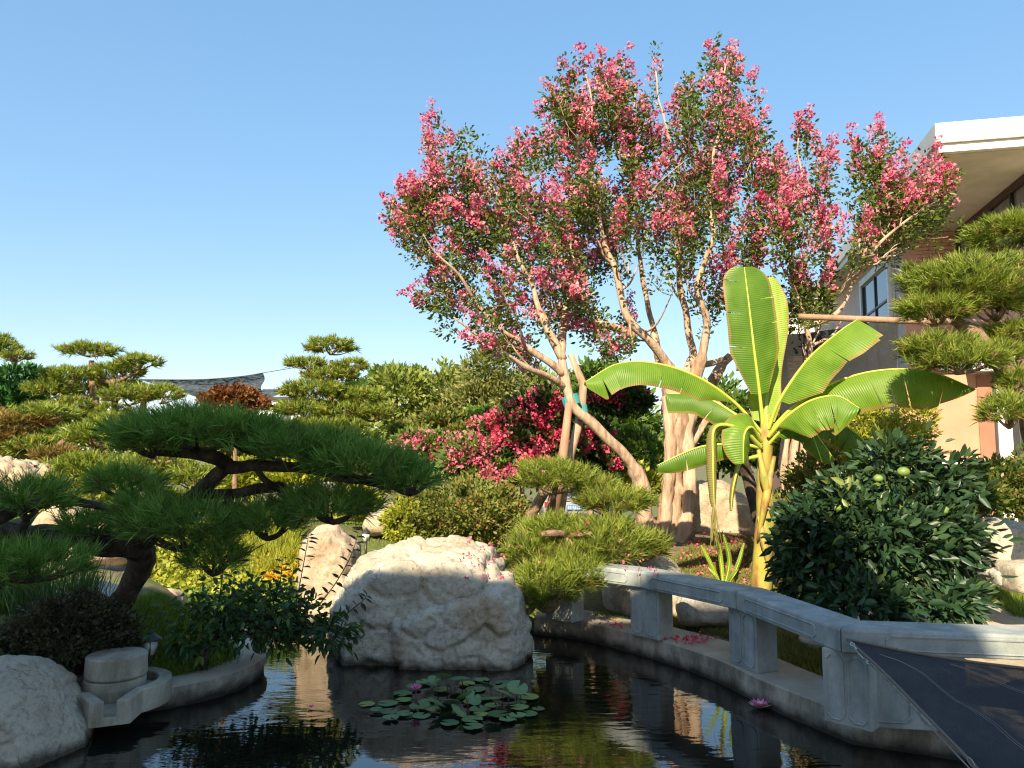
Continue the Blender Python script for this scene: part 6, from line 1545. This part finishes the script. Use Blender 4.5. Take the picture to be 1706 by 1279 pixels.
# ------------------------------------------------------------------ parked car behind the low pine
def car():
    Yc = 22.0; c = A(957, 845, Yc); gzv = c.z - 0.78
    t = empty('parked_car', (c.x, c.y + 2.2, gzv), 'silver car parked beyond the low pine, rear plate showing', 'car')
    M['car_paint'] = plain('car_paint', (0.50, 0.51, 0.52), 0.25, metal=0.6); M['plate'] = plain('plate', (0.10, 0.22, 0.62), 0.4); M['tail'] = plain('tail', (0.35, 0.02, 0.02), 0.2); M['rubber'] = plain('rubber', (0.02, 0.02, 0.02), 0.8)
    prof = [(0.05, .35), (0.0, .55), (0.02, .80), (0.12, .98), (0.55, 1.02), (1.1, 1.42), (1.7, 1.48), (2.5, 1.44), (3.2, 1.02), (4.3, .85), (4.5, .6), (4.45, .32)]
    def loft(prof, wlist, nm, mt):
        mb = MB(); rows = []
        for s, zz in ((-1, 1), (-.94, 1), (.94, 1), (1, 1)):
            rows.append([(c.x + s * 0.89 * wl, c.y + y, gzv + (z if abs(s) < 1 else z - 0.03)) for (y, z), wl in zip(prof, wlist)])
        n = len(prof); i0 = 0
        for r_ in rows: mb.v += r_
        for k in range(3):
            for j in range(n): a = k * n + j; b = k * n + (j + 1) % n; mb.f.append((a, b, b + n, a + n))
        mb.f.append(tuple(range(n))); mb.f.append(tuple(range(3 * n, 4 * n))[::-1])
        return mb.build(nm, mt, t, bevel=0.03)
    loft(prof, [.94, .97, 1, 1, .98, .80, .78, .80, .97, .98, .95, .92], 'body', M['car_paint'])
    mb = MB(); mb.poly([(c.x - .60, c.y + .60, gzv + 1.07), (c.x + .60, c.y + .60, gzv + 1.07), (c.x + .52, c.y + 1.02, gzv + 1.385), (c.x - .52, c.y + 1.02, gzv + 1.385)]); mb.build('rear_window', M['glass'], t)
    for s in (-1, 1):
        mb = MB(); mb.box((c.x + s * .68, c.y + 0.02, gzv + .86), (.17, 0, 0), (0, .03, 0), UP * .07); mb.build('tail_light', M['tail'], t)
        for y in (.85, 3.6):
            mb = MB(); mb.tube([(c.x + s * .70, c.y + y, gzv + .31), (c.x + s * .90, c.y + y, gzv + .31)], 0.31, 24); wh = mb.build('wheel', M['rubber'], t)
            mb = MB(); mb.tube([(c.x + s * .895, c.y + y, gzv + .31), (c.x + s * .91, c.y + y, gzv + .31)], 0.19, 20); mb.build('rim', M['steel'], wh)
    mb = MB(); mb.box((c.x, c.y - .04, gzv + .48), (.84, 0, 0), (0, .07, 0), UP * .13); mb.build('bumper', M['metal_dark'], t, bevel=0.03)
    mb = MB(); mb.box((c.x, c.y - .03, gzv + .78), (.22, 0, 0), (0, .012, 0), UP * .07); plt = mb.build('licence_plate', M['plate'], t)
    x = -.185
    mb = MB()
    for k in range(7):                                  # light strokes where the plate's characters stand
        wch = .036 if k != 2 else .012; mb.box((c.x + x + wch / 2, c.y - .0435, gzv + .78), (wch / 2 * .8, 0, 0), (0, .002, 0), UP * (.042 if k != 2 else .01)); x += wch + .018
    mb.build('plate_characters', M['frame_white'], plt)
car()

# ------------------------------------------------------------------ unseen block added behind the camera to shade the foreground
BX1, BY, BH = -1.15, -6.0, 10.55
RB = empty('shade_block', (BX1 - 9, BY - 4, 0), 'tall plain unseen block added behind the viewer to shade the near bank', 'building')
bbox('wall', M['stucco'], Vector((BX1 - 11.5, BY - 3.2, -1)), Vector((11.5, 0, 0)), Vector((0, 3.2, 0)), UP * (BH + 0.8), parent=RB)
bbox('parapet', M['white_paint'], Vector((BX1 - 11.6, BY - 3.3, BH - 0.2)), Vector((11.6, 0, 0)), Vector((0, 3.31, 0)), UP * 0.2, parent=RB)
for i in range(3):
    for j in range(3):
        o = Vector((BX1 - 3.2 - i * 3.3, BY, 1.0 + j * 3.2)); f = bbox('window', M['frame_white'], o, Vector((1.7, 0, 0)), Vector((0, 0.05, 0)), UP * 1.7, parent=RB)
        bbox('pane', M['glass'], o + Vector((.08, .052, .08)), Vector((1.54, 0, 0)), Vector((0, 0.01, 0)), UP * 1.54, parent=f)
